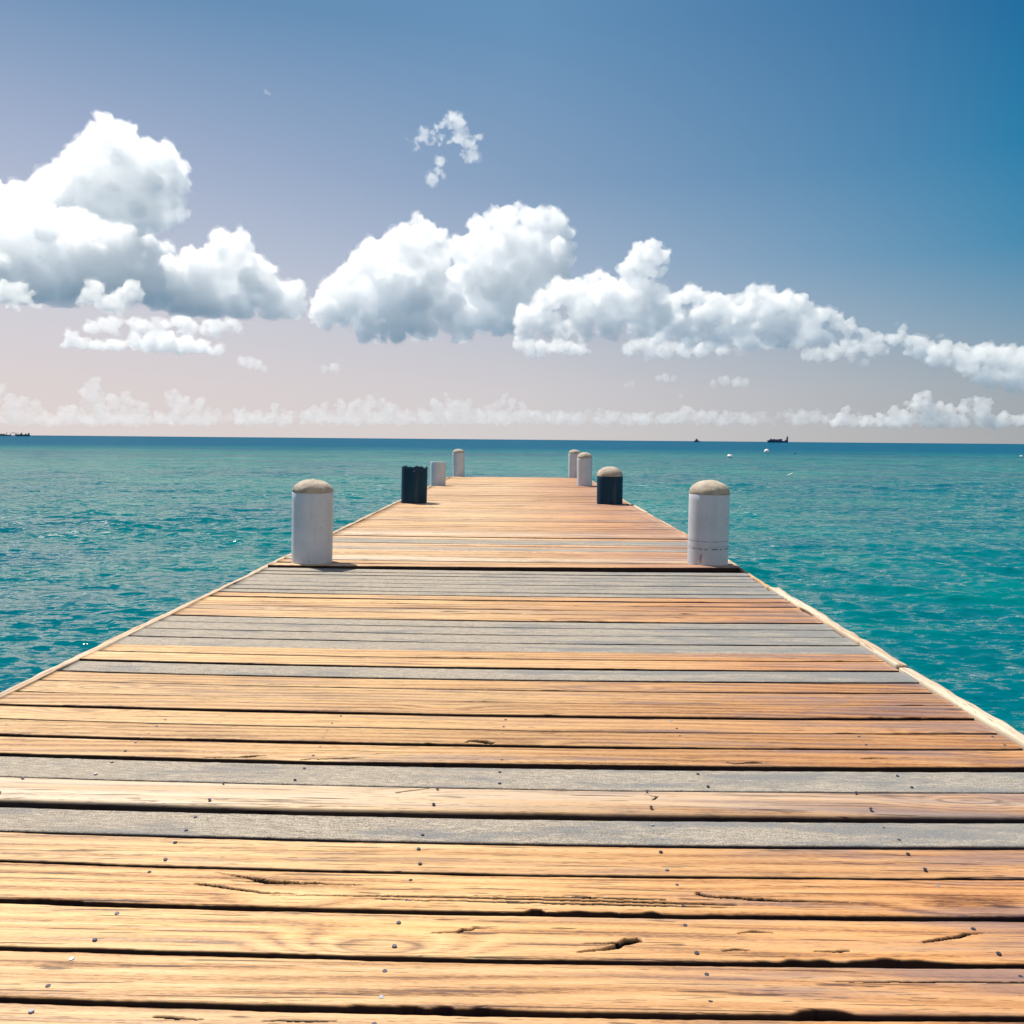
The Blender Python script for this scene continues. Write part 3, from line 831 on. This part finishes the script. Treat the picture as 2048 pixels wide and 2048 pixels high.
buoy(1590, 907.5, 0.19, M['buoy_dark'], 'tiny dark buoy to the right of the largest white buoy', (0, D(10), 0), 0.8)
buoy(2042, 914.5, 0.24, M['buoy'], 'small white buoy at the far right edge of the view', (0, D(20), 0), 0.7)
# stubby white spar float
p = sea_pt(1580, 952.5)
t = empty('spar_float', (p.x, p.y, SEAZ)); tag(t, 'small white cylindrical float lying tilted on the water, closest float to the pier', 'float')
bm = bmesh.new(); bm_bar(bm, (-0.16, 0, 0.03), (0.17, 0.05, 0.16), 0.047, 20)
bmesh.ops.bevel(bm, geom=[e for e in bm.edges if len(e.link_faces) == 2 and e.calc_face_angle(0) > 1], offset=0.012, segments=2, affect='EDGES')
link_mesh('float_body', bm_mesh('float_body', bm), M['buoy'], t)
bm = bmesh.new(); bm_bar(bm, (0.165, 0.05, 0.158), (0.22, 0.06, 0.18), 0.014, 10)
link_mesh('rope_eye', bm_mesh('rope_eye', bm), M['fitting'], t)

M['hull'] = plain('ship_hull_haze_blue', (0.012, 0.045, 0.12), 0.6, 0, 0.3, 0.2, 0.05)  # distance haze painted in as blue, likewise on cargo and superstructure
M['stack'] = plain('container_haze_blue', (0.018, 0.06, 0.15), 0.6, 0, 0.3, 0.4, 0.12)
M['super'] = plain('superstructure_haze_blue', (0.03, 0.10, 0.19), 0.6, 0, 0.3, 0.2, 0.3)
M['teal'] = plain('barge_teal', (0.012, 0.08, 0.12), 0.6, 0, 0.3, 0.2, 0.1)
M['pale_metal'] = plain('pale_grey_steel', (0.34, 0.30, 0.30), 0.6, 0, 0.3, 0.2, 0.2)

def far_base(px, dist):
    d = ray(px, 878); d = Vector((d.x, d.y, 0)).normalized()
    return Vector((d.x*dist, d.y*dist, SEAZ)), math.atan2(-d.x, d.y)
# container ship, 2.4 km out: 39 px -> about 57 m
b, rz = far_base(1556, 2400); sc_ = 2400/F
t = empty('cargo_ship', b); t.rotation_euler = (0, 0, rz)
tag(t, 'dark blue cargo ship on the horizon with stacked deck cargo and a tall stern bridge', 'ship')
k = sc_
bm = bmesh.new(); bm_prism(bm, [(-18.5*k, 0), (17.5*k, 0), (19*k, 3.4*k), (8*k, 3.2*k), (8*k, 3.8*k), (-16*k, 3.8*k), (-19.5*k, 4.6*k)], -4*k, 4*k)
link_mesh('hull', bm_mesh('hull', bm), M['hull'], t)
rc = random.Random(5)
bm = bmesh.new()
for i in range(12):
    x0 = -16.5*k + i*2.05*k
    hgt = rc.choice([5.9, 6.4, 6.9, 7.1]) if i > 0 else 5.2
    bm_box(bm, x0, x0+1.93*k, -3.4*k, 3.4*k, 3.82*k, hgt*k)
link_mesh('deck_cargo', bm_mesh('deck_cargo', bm), M['stack'], t)
bm = bmesh.new(); bm_box(bm, 15.2*k, 18.2*k, -3*k, 3*k, 3.45*k, 9.6*k); bm_box(bm, 14.8*k, 18.4*k, -3.9*k, 3.9*k, 9.62*k, 10.6*k); bm_box(bm, 12.6*k, 15.18*k, -2*k, 2*k, 3.45*k, 5.6*k)
sup = link_mesh('bridge_tower', bm_mesh('bridge_tower', bm), M['super'], t)
bm = bmesh.new(); bm_bar(bm, (17.2*k, 0, 10.6*k), (17.4*k, 0, 13.6*k), 0.35*k); bm_bar(bm, (16.3*k, 0, 12.4*k), (18.2*k, 0, 12.4*k), 0.15*k)
link_mesh('mast', bm_mesh('mast', bm), M['super'], sup)
# small vessel
b, rz = far_base(1394, 2200); k = 2200/F
t = empty('small_boat', b); t.rotation_euler = (0, 0, rz)
tag(t, 'tiny dark blue boat on the horizon left of the cargo ship', 'boat')
bm = bmesh.new(); bm_prism(bm, [(-5.0*k, 0), (5.0*k, 0), (5.8*k, 2.2*k), (1*k, 1.9*k), (-5.8*k, 2.6*k)], -1.6*k, 1.6*k)
link_mesh('hull', bm_mesh('hull', bm), M['hull'], t)
bm = bmesh.new(); bm_box(bm, -3.2*k, 2.6*k, -1.2*k, 1.2*k, 2.0*k, 4.2*k); bm_box(bm, -2.4*k, 1.0*k, -1*k, 1*k, 4.22*k, 5.8*k)
cb = link_mesh('cabin', bm_mesh('cabin', bm), M['super'], t)
bm = bmesh.new(); bm_bar(bm, (-1.2*k, 0, 5.8*k), (-1.4*k, 0, 8*k), .22*k); link_mesh('mast', bm_mesh('mast', bm), M['super'], cb)
# work barge with crane
b, rz = far_base(46, 2000); k = 2000/F
t = empty('crane_barge', b); t.rotation_euler = (0, 0, rz)
tag(t, 'dark teal work barge with a crane arm on the left horizon', 'barge')
bm = bmesh.new(); bm_prism(bm, [(-10.5*k, 0), (10.5*k, 0), (11*k, 2.6*k), (9*k, 2.9*k), (-9*k, 3.2*k), (-12*k, 4.4*k)], -3*k, 3*k)
link_mesh('hull', bm_mesh('hull', bm), M['teal'], t)
bm = bmesh.new(); bm_box(bm, 7.6*k, 10.2*k, -2*k, 2*k, 2.9*k, 5.6*k); link_mesh('wheelhouse', bm_mesh('wheelhouse', bm), M['teal'], t)
bm = bmesh.new(); bm_box(bm, -4*k, -0.5*k, -1.6*k, 1.6*k, 3.0*k, 4.6*k); bm_box(bm, 3*k, 6*k, -1.6*k, 1.6*k, 2.9*k, 4.3*k); link_mesh('deckhouse', bm_mesh('deckhouse', bm), M['teal'], t)
bm = bmesh.new(); bm_bar(bm, (-2.2*k, 0, 4.4*k), (-1.2*k, 0, 6.6*k), 0.5*k); bm_bar(bm, (-6*k, 0, 4*k), (-16*k, 0, 6.4*k), 0.4*k); bm_bar(bm, (-16*k, 0, 6.4*k), (-16.6*k, 0, 3.2*k), .14*k)
link_mesh('crane_arm', bm_mesh('crane_arm', bm), M['teal'], t)
b, rz = far_base(9, 2600); k = 2600/F
t = empty('moored_ferry', b); t.rotation_euler = (0, 0, rz)
tag(t, 'pale low vessel with thin posts at the left edge, beyond the crane barge', 'vessel')
bm = bmesh.new(); bm_prism(bm, [(-12*k, 0), (9.5*k, 0), (10*k, 1.9*k), (-12*k, 2.0*k)], -2.5*k, 2.5*k); link_mesh('hull', bm_mesh('hull', bm), M['teal'], t)
bm = bmesh.new(); bm_box(bm, -10*k, 1.5*k, -2*k, 2*k, 2.02*k, 3.6*k); link_mesh('deckhouse', bm_mesh('deckhouse', bm), M['pale_metal'], t)
for xx, hh in ((3.5, 5.6), (8.8, 4.8), (-8, 5.2)):
    bm = bmesh.new(); bm_bar(bm, (xx*k, 0, 1.9*k), (xx*k, 0, hh*k), 0.5*k); link_mesh('post', bm_mesh('post', bm), M['pale_metal'], t)

# ------------------------------------------------------------------ clouds (closed hulls filled with scattering vapour)
ICO = {}
for sub in (1, 2):
    bm = bmesh.new(); bmesh.ops.create_icosphere(bm, subdivisions=sub, radius=1); bm.verts.ensure_lookup_table()
    ICO[sub] = (np.array([v.co[:] for v in bm.verts]), np.array([[v.index for v in f.verts] for f in bm.faces])); bm.free()

def keep_largest(me):
    """drop stray crumbs that came loose from the hull"""
    n = len(me.vertices); e = np.empty(len(me.edges)*2, np.int32); me.edges.foreach_get('vertices', e); e = e.reshape(-1, 2)
    lab = np.arange(n)
    while True:
        m = np.minimum(lab[e[:, 0]], lab[e[:, 1]])
        new = lab.copy(); np.minimum.at(new, e[:, 0], m); np.minimum.at(new, e[:, 1], m)
        new = np.minimum(new, new[new]); new = new[new]
        if (new == lab).all(): break
        lab = new
    big = np.bincount(lab).argmax()
    if (lab == big).all(): return
    bm = bmesh.new(); bm.from_mesh(me); bm.verts.ensure_lookup_table()
    bmesh.ops.delete(bm, geom=[bm.verts[i] for i in np.nonzero(lab != big)[0]], context='VERTS')
    bm.to_mesh(me); bm.free()
    me.polygons.foreach_set('use_smooth', np.full(len(me.polygons), True))

TEX = {}
def ctex(scale):
    k = round(scale, 3)
    if k not in TEX:
        t = bpy.data.textures.new('billow', 'CLOUDS'); t.noise_scale = scale; t.noise_depth = 3; TEX[k] = t
    return TEX[k]

def cloud(label, circles, dist, dens, seed, vox, base=None, levels=2, kids=(13, 7), depth=0.6, disp=(1.0, 1.0), col=(1.0, 0.974, 0.918), g=0.3, ksize=(.2, .58), spread=0.85, shrink=0.88, fringe=True):
    """circles in picture units (1932-px picture) measured at the cloud's own distance; base: lowest row"""
    rnd = random.Random(seed)
    u = 1.06*dist/F
    xc = sum(c[0] for c in circles)/len(circles)
    cen = at(xc*1.06, 878*1.0, dist); cen.z = CAMH
    ex = Vector((ray(xc*1.06, 878).y, -ray(xc*1.06, 878).x, 0)).normalized(); ey = Vector((-ex.y, ex.x, 0))
    sph = []
    zb = None if base is None else (828-base)*u
    def kid(c, r, lv):
        if lv > levels: return
        for _ in range(kids[lv-1]):
            d = np.array([rnd.gauss(0, 1), rnd.gauss(0, 1), rnd.gauss(0, 1)+.35]); d /= np.linalg.norm(d)
            rr = r*rnd.uniform(*ksize)
            cc = c + d*r*spread
            if zb is not None and cc[2]-rr*.7 < zb: continue
            sph.append((cc, rr, lv)); kid(cc, rr, lv+1)
    for (x, yy, r) in circles:
        P_ = at(x*1.06, yy*1.06, dist)
        rel = P_ - cen
        c = np.array([rel.dot(ex), rnd.uniform(-.5, .5)*r*u*depth*1.6, P_.z-CAMH])
        sph.append((c, r*u*shrink, 0)); kid(c, r*u*shrink, 1)
    Vs, Fs, o = [], [], 0
    for c, r, lv in sph:
        bv, bf = ICO[2 if lv < 2 else 1]
        s_ = np.array([1, depth if lv == 0 else 1, 0.92])
        Vs.append(bv*r*s_ + c); Fs.append(bf+o); o += len(bv)
    Vs = np.vstack(Vs); Fs = np.vstack(Fs)
    if zb is not None:      # soft flattening of the underside
        z = Vs[:, 2]; low = z < zb+6*u
        z[low] = zb+6*u - (zb+6*u-z[low])*0.35
    def hull(VV, vx, dk):
        me = bpy.data.meshes.new('cloud_src'); me.from_pydata(VV.tolist(), [], Fs.tolist())
        src = bpy.data.objects.new('cloud_src', me); COL.objects.link(src)
        m = src.modifiers.new('r', 'REMESH'); m.mode = 'VOXEL'; m.voxel_size = vx*u; m.use_smooth_shade = True
        for s_, st in ((24*u, 17*u*disp[0]*dk), (9*u, 8*u*disp[0]*dk), (3.2*u, 3.2*u*disp[1]*dk)):
            d = src.modifiers.new('d', 'DISPLACE'); d.texture = ctex(s_); d.strength = st; d.mid_level = .5; d.texture_coords = 'LOCAL'
        m = src.modifiers.new('r2', 'REMESH'); m.mode = 'VOXEL'; m.voxel_size = vx*u*0.92; m.use_smooth_shade = True
        dg = bpy.context.evaluated_depsgraph_get()
        me2 = bpy.data.meshes.new_from_object(src.evaluated_get(dg))
        bpy.data.objects.remove(src); bpy.data.meshes.remove(me)
        keep_largest(me2)
        me2.materials.clear()
        return me2
    me2 = hull(Vs, vox, 1.0); me2.name = 'cloud'
    me2.materials.append(cloud_material('cloud_vapour', dens/u, col, g))
    fr_me = None
    if fringe:
        off = np.concatenate([np.tile(c, (len(ICO[2 if lv < 2 else 1][0]), 1)) for c, r_, lv in sph])
        fr_me = hull(off + (Vs-off)*1.12, vox*1.05, 1.9); fr_me.name = 'fringe'
        fr_me.materials.append(cloud_material('cloud_fringe_vapour', dens*0.22/u, col, g))
    o_ = bpy.data.objects.new('cloud', me2); COL.objects.link(o_)
    if fr_me is not None:
        fo = bpy.data.objects.new('fringe', fr_me); COL.objects.link(fo); fo.parent = o_
    o_.location = cen; o_.rotation_euler = (0, 0, math.atan2(ex.y, ex.x))
    tag(o_, label, 'cloud', 'cumulus clouds over the sea')
    return o_

# tower at the back left
cloud('tallest bright cumulus tower with a domed top at the far left of the sky',
      [(212,262,34),(236,300,46),(296,328,46),(200,335,55),(262,372,62),(322,312,27),(326,388,27),(305,408,32),(330,345,22),(345,300,8),(346,350,8),(350,400,8),(150,335,42),(112,345,44),(84,370,34),(120,390,50),(180,400,50),(35,385,34),(-15,400,48),(-60,420,60),(60,410,50)],
      3300, 0.045, 1, 1.7)
cloud('broad white cumulus shoulder with a grey hollow below the tallest tower, far left',
      [(150,445,42),(95,430,40),(60,440,45),(0,460,60),(-60,500,70),(200,455,42),(250,470,40),(290,485,34),(180,490,45),(120,500,50),(40,510,55),(-20,540,60),(90,550,46),(160,555,44),(230,540,45),(290,540,42),(50,575,34),(-60,580,40),(120,590,26),(210,588,26),(310,575,30),(0,595,22)],
      3000, 0.045, 2, 1.7, base=612)
cloud('rounded white cumulus sloping down to the right beside the leftmost gap of sky',
      [(335,510,26),(350,545,32),(370,490,26),(392,505,40),(430,478,38),(452,462,22),(468,500,36),(440,540,48),(380,560,45),(345,540,30),(350,590,30),(485,545,44),(520,560,34),(548,552,24),(556,580,22),(540,600,16),(510,592,26),(450,590,34),(400,600,30)],
      2900, 0.05, 3, 1.6, base=618)
cloud('small bright puff in front of the grey hollow of the left cumulus',
      [(165,562,14),(180,545,14),(195,572,16),(215,568,16),(232,555,15),(248,540,14),(258,552,13),(240,570,16),(205,585,9),(225,586,9),(150,572,7)],
      2500, 0.045, 4, 1.3, depth=0.7)
cloud('small bright puff cut by the left edge of the picture below the big cumulus',
      [(8,552,16),(30,550,15),(48,560,13),(22,572,14),(-10,560,16),(60,578,7),(72,580,5)],
      2500, 0.045, 5, 1.3, depth=0.7)
cloud('long flat cloud strip under the left cumulus',
      [(128,650,12),(142,642,13),(158,655,14),(185,660,13),(215,655,15),(250,650,16),(285,650,17),(320,650,18),(350,655,18),(380,658,16),(405,668,12),(300,665,12),(345,670,12)],
      3600, 0.05, 6, 1.4, base=686, levels=2, shrink=1.0)
cloud('faint thin cloud shelf between the left cumulus and the flat strip below it',
      [(170,618,7),(210,615,9),(255,615,10),(300,618,10),(350,618,11),(400,618,11),(440,615,10),(480,612,8),(60,628,6),(20,632,7)],
      3500, 0.035, 7, 1.4, levels=1, shrink=1.6)
# centre
cloud('left half of the central cumulus, rising in a smooth slope to a knob',
      [(598,588,20),(615,568,26),(640,550,32),(662,530,34),(690,508,36),(718,490,38),(748,470,36),(778,448,30),(792,424,16),(806,436,22),(828,452,22),(845,470,15),(815,490,36),(770,520,52),(710,560,50),(650,585,36),(760,580,52),(820,560,46),(620,600,20),(690,615,28),(740,625,28),(800,620,30),(720,645,14),(880,625,24),(930,628,20),(975,630,16),(860,600,40),(590,600,12)],
      3100, 0.045, 8, 1.6, base=655)
cloud('highest central cumulus, cauliflower topped, above the middle of the pier',
      [(868,470,22),(888,468,26),(908,440,28),(930,412,22),(934,396,12),(950,425,30),(974,402,15),(974,388,8),(998,410,20),(1020,415,24),(1048,420,26),(1062,440,20),(1064,470,20),(1072,488,14),(1048,500,38),(1000,470,50),(940,480,50),(890,510,38),(910,550,46),(970,550,50),(1020,545,44),(1050,530,30),(900,590,40),(950,600,38),(870,540,35)],
      3300, 0.045, 9, 1.6, base=640)
cloud('bright lower cumulus front to the right of the central peak, with a curled knob',
      [(1000,600,30),(1030,570,26),(1060,555,28),(1090,560,32),(1112,535,20),(1130,528,17),(1145,545,24),(1120,575,36),(1165,560,34),(1180,505,17),(1200,500,24),(1215,480,24),(1235,470,16),(1248,482,15),(1258,478,8),(1225,505,20),(1250,512,10),(1200,535,28),(1225,560,28),(1190,580,36),(1150,600,30),(1090,610,28),(1040,615,26),(985,630,16),(1215,610,30),(1245,600,28),(1200,632,18),(1150,628,20),(1105,632,14),(1250,560,22),(1230,600,30),(1060,625,20)],
      3000, 0.045, 10, 1.6, base=650)
cloud('long white cumulus ridge falling away to the right of the curled knob',
      [(1245,600,22),(1262,575,24),(1290,560,18),(1308,552,18),(1322,570,22),(1345,572,20),(1375,578,22),(1405,570,20),(1425,558,18),(1450,575,28),(1485,572,22),(1512,580,22),(1540,600,20),(1562,598,12),(1580,610,16),(1605,618,16),(1630,630,14),(1655,638,12),(1680,640,8),(1330,600,30),(1380,610,32),(1430,610,32),(1480,615,30),(1530,625,24),(1270,610,28),(1300,630,24),(1350,640,22),(1410,640,24),(1460,645,22),(1510,645,18),(1560,640,16),(1600,642,14),(1240,635,18)],
      3200, 0.045, 11, 1.6, base=668)
cloud('ragged white cumulus at the right end of the cloud row',
      [(1664,640,9),(1680,638,9),(1692,642,10),(1700,632,10),(1712,648,14),(1730,660,18),(1755,670,20),(1785,672,20),(1815,670,19),(1845,668,17),(1862,658,11),(1872,675,18),(1900,680,22),(1935,682,22),(1965,690,26),(1830,690,16),(1850,708,16),(1880,715,18),(1915,715,20),(1950,715,22),(1690,612,6),(1705,620,6)],
      3600, 0.045, 12, 1.4)
cloud('flat pale cloud scrap under the central cumulus',
      [(978,655,9),(1000,658,11),(1025,656,13),(1050,655,13),(1075,660,12),(1098,660,9),(1112,662,5)], 3700, 0.04, 13, 1.3, base=680, shrink=1.15)
cloud('flat pale cloud scrap under the right end of the cumulus ridge',
      [(1190,660,11),(1205,655,10),(1230,664,11),(1260,662,12),(1290,662,12),(1325,662,11),(1360,660,9),(1400,660,8)], 3800, 0.035, 14, 1.3, base=682, shrink=1.3)
cloud('low pale scrap tapering right under the dark bases of the ridge',
      [(1520,668,8),(1545,668,10),(1575,664,11),(1605,660,12),(1640,658,11),(1665,660,8),(1632,685,6)], 3800, 0.03, 15, 1.3, shrink=1.3)
for i, (cs, lb) in enumerate([
    ([(458,682,8),(470,682,9),(485,690,8),(500,694,5)], 'small faint scrap low right of the flat strip'),
    ([(590,694,3.5),(610,697,5),(632,695,7),(655,692,7),(668,694,5)], 'small flat scrap left of the pier, under the central cumulus'),
    ([(1242,714,4.5),(1256,713,6),(1270,714,4.5)], 'tiny flat cloud under the ridge, left one of the low pair'),
    ([(1322,727,4),(1345,724,5.5),(1368,720,8),(1390,722,8),(1406,722,5)], 'small ragged low cloud right of the tiny flat one'),
    ([(1285,748,3.5),(1305,748,4.5),(1328,748,4)], 'thin sliver of cloud just over the horizon clouds'),
    ([(1183,728,4),(1192,726,5)], 'very faint dot of cloud under the central gap'),
    ([(502,172,4),(508,176,3)], 'tiny wisp alone high in the left sky'),
    ([(1768,634,4),(1776,633,3)], 'tiny wisp above the right cloud end')]):
    cloud(lb, cs, 4500 if i < 6 else 2600, 0.024 if i < 4 else 0.016, 30+i, 0.9, levels=1, disp=(.6, .8), fringe=False, shrink=1.25)
# lone wispy cloud
cloud('lone ragged wispy cloud high above the central cumulus',
      [(862,238,8),(848,240,6),(832,258,6),(822,262,6),(866,262,8),(878,290,9),(838,232,8),(852,222,10),(868,232,9),(825,240,7),(816,250,5),(874,250,11),(884,268,12),(890,285,10),(884,300,6),(895,262,8),(903,258,5),(860,250,6),(846,268,4),(830,272,5),(814,272,4),(806,268,4)],
      2000, 0.04, 50, 1.0, levels=2, kids=(9, 5), disp=(1.25, 1.6), depth=0.6, spread=1.0)
cloud('torn shred below the lone wispy cloud',
      [(829,312,7),(830,324,7),(824,338,6),(832,305,8),(826,320,9),(836,330,7),(818,335,6),(812,345,5),(826,344,5)],
      2000, 0.035, 51, 1.0, levels=2, kids=(8, 5), disp=(1.25, 1.6), depth=0.6, spread=1.0)
cloud('thin torn shreds left of the lone wispy cloud',
      [(800,256,5),(794,265,5),(787,270,5),(795,244,5),(803,250,4),(785,270,5),(790,280,5),(788,262,4),(768,262,3.5),(776,265,3)],
      2000, 0.035, 52, 1.0, levels=2, kids=(7, 4), disp=(1.1, 1.5), depth=0.6, spread=1.0)

# pale far-off cumulus bank just above the horizon
def bank(label, peaks, seed, dens=0.025, dist=14000, y0=796):
    rnd = random.Random(seed); cs = []
    for x, top, w in peaks:
        yy = top + 6
        while yy < y0:
            f = (yy-top)/(y0-top+1e-3)
            for _ in range(2 if w > 16 else 1):
                cs.append((x+rnd.uniform(-.5, .5)*w*(0.5+0.8*f), yy, rnd.uniform(5.5, 9)))
            yy += rnd.uniform(6, 9)
    x = peaks[0][0]
    while x < peaks[-1][0]:
        cs.append((x+rnd.uniform(-3, 3), y0-rnd.uniform(0, 5), rnd.uniform(7, 10))); cs.append((x+rnd.uniform(-3, 3), y0-rnd.uniform(9, 15), rnd.uniform(5, 9))); x += 9
    return cloud(label, cs, dist, dens, seed, 1.1, levels=1, kids=(7, 5), disp=(.8, 1.2), col=(1.0, 0.965, 0.93), fringe=False)
bank('pale hazy cumulus bank on the horizon at the far left', [(-25,745,30),(0,725,14),(15,745,22),(40,752,26),(65,760,26),(90,775,20),(115,770,22),(140,765,22)], 61)
bank('pale cumulus turret standing on the left horizon', [(160,720,16),(178,712,20),(188,735,22),(210,745,22),(236,738,26),(262,752,22),(280,775,16)], 62)
bank('pale forked cumulus on the horizon left of the pier', [(298,776,16),(322,740,14),(334,735,18),(352,748,20),(374,750,18),(392,765,20),(410,772,16)], 63)
bank('faint broken puffs on the horizon between the pale cumulus banks', [(448,772,12),(462,768,14),(495,775,14),(520,762,16),(540,768,14),(548,780,12)], 64, 0.03)
bank('long pale cumulus bank on the horizon behind the left pilings', [(570,778,18),(590,764,20),(612,758,20),(640,752,24),(672,748,26),(700,742,24),(722,752,22),(745,765,22),(770,772,22)], 65)
bank('pale cumulus peak on the horizon straight above the left dark piling', [(800,770,20),(822,755,20),(846,740,18),(862,748,18),(882,752,20),(900,768,20)], 66)
bank('pale two-pronged cumulus on the horizon above the pier end', [(925,765,16),(938,748,14),(950,740,14),(966,752,14),(985,755,14),(1000,775,18),(1025,785,18),(1055,784,20),(1085,782,18),(1098,776,12)], 67)
bank('faint low clouds on the horizon right of the pier end', [(1130,770,14),(1148,775,16),(1168,784,18),(1205,782,20),(1240,784,18),(1275,780,18),(1300,768,20),(1325,775,18),(1350,784,16),(1385,786,18),(1420,788,14)], 68, 0.03)
bank('faint clouds over the cargo ship', [(1490,778,18),(1515,775,20),(1540,782,20),(1568,790,12)], 69, 0.026)
bank('pale cumulus bank on the horizon at the right, rising to a peak', [(1580,785,14),(1598,766,14),(1612,780,16),(1640,790,14),(1662,782,20),(1690,770,22),(1712,755,22),(1732,742,22),(1750,738,18),(1770,760,24),(1795,765,22),(1822,752,20),(1848,748,20),(1866,752,12),(1888,780,26),(1920,782,24),(1950,778,24)], 70, 0.06, y0=800)

hz = []
rz_ = random.Random(88)
xx = -60
while xx < 1990:
    hz.append((xx, 788+rz_.uniform(-7, 5), rz_.uniform(8, 13))); xx += 9
cloud('very faint continuous veil of cloud low behind the pale horizon banks', hz, 16000, 0.010, 88, 1.5, levels=1, kids=(5, 3), disp=(.8, 1.0), col=(1.0, 0.965, 0.93), fringe=False)

# ------------------------------------------------------------------ render settings
S.render.engine = 'CYCLES'
c = S.cycles
c.max_bounces = 90; c.volume_bounces = 84; c.diffuse_bounces = 3; c.glossy_bounces = 3; c.transmission_bounces = 2; c.transparent_max_bounces = 32
c.sample_clamp_indirect = 6.0
c.use_denoising = True
c.caustics_reflective = False; c.caustics_refractive = False
S.view_settings.view_transform = 'Standard'; S.view_settings.look = 'None'; S.view_settings.exposure = EXPO; S.view_settings.gamma = 1.0
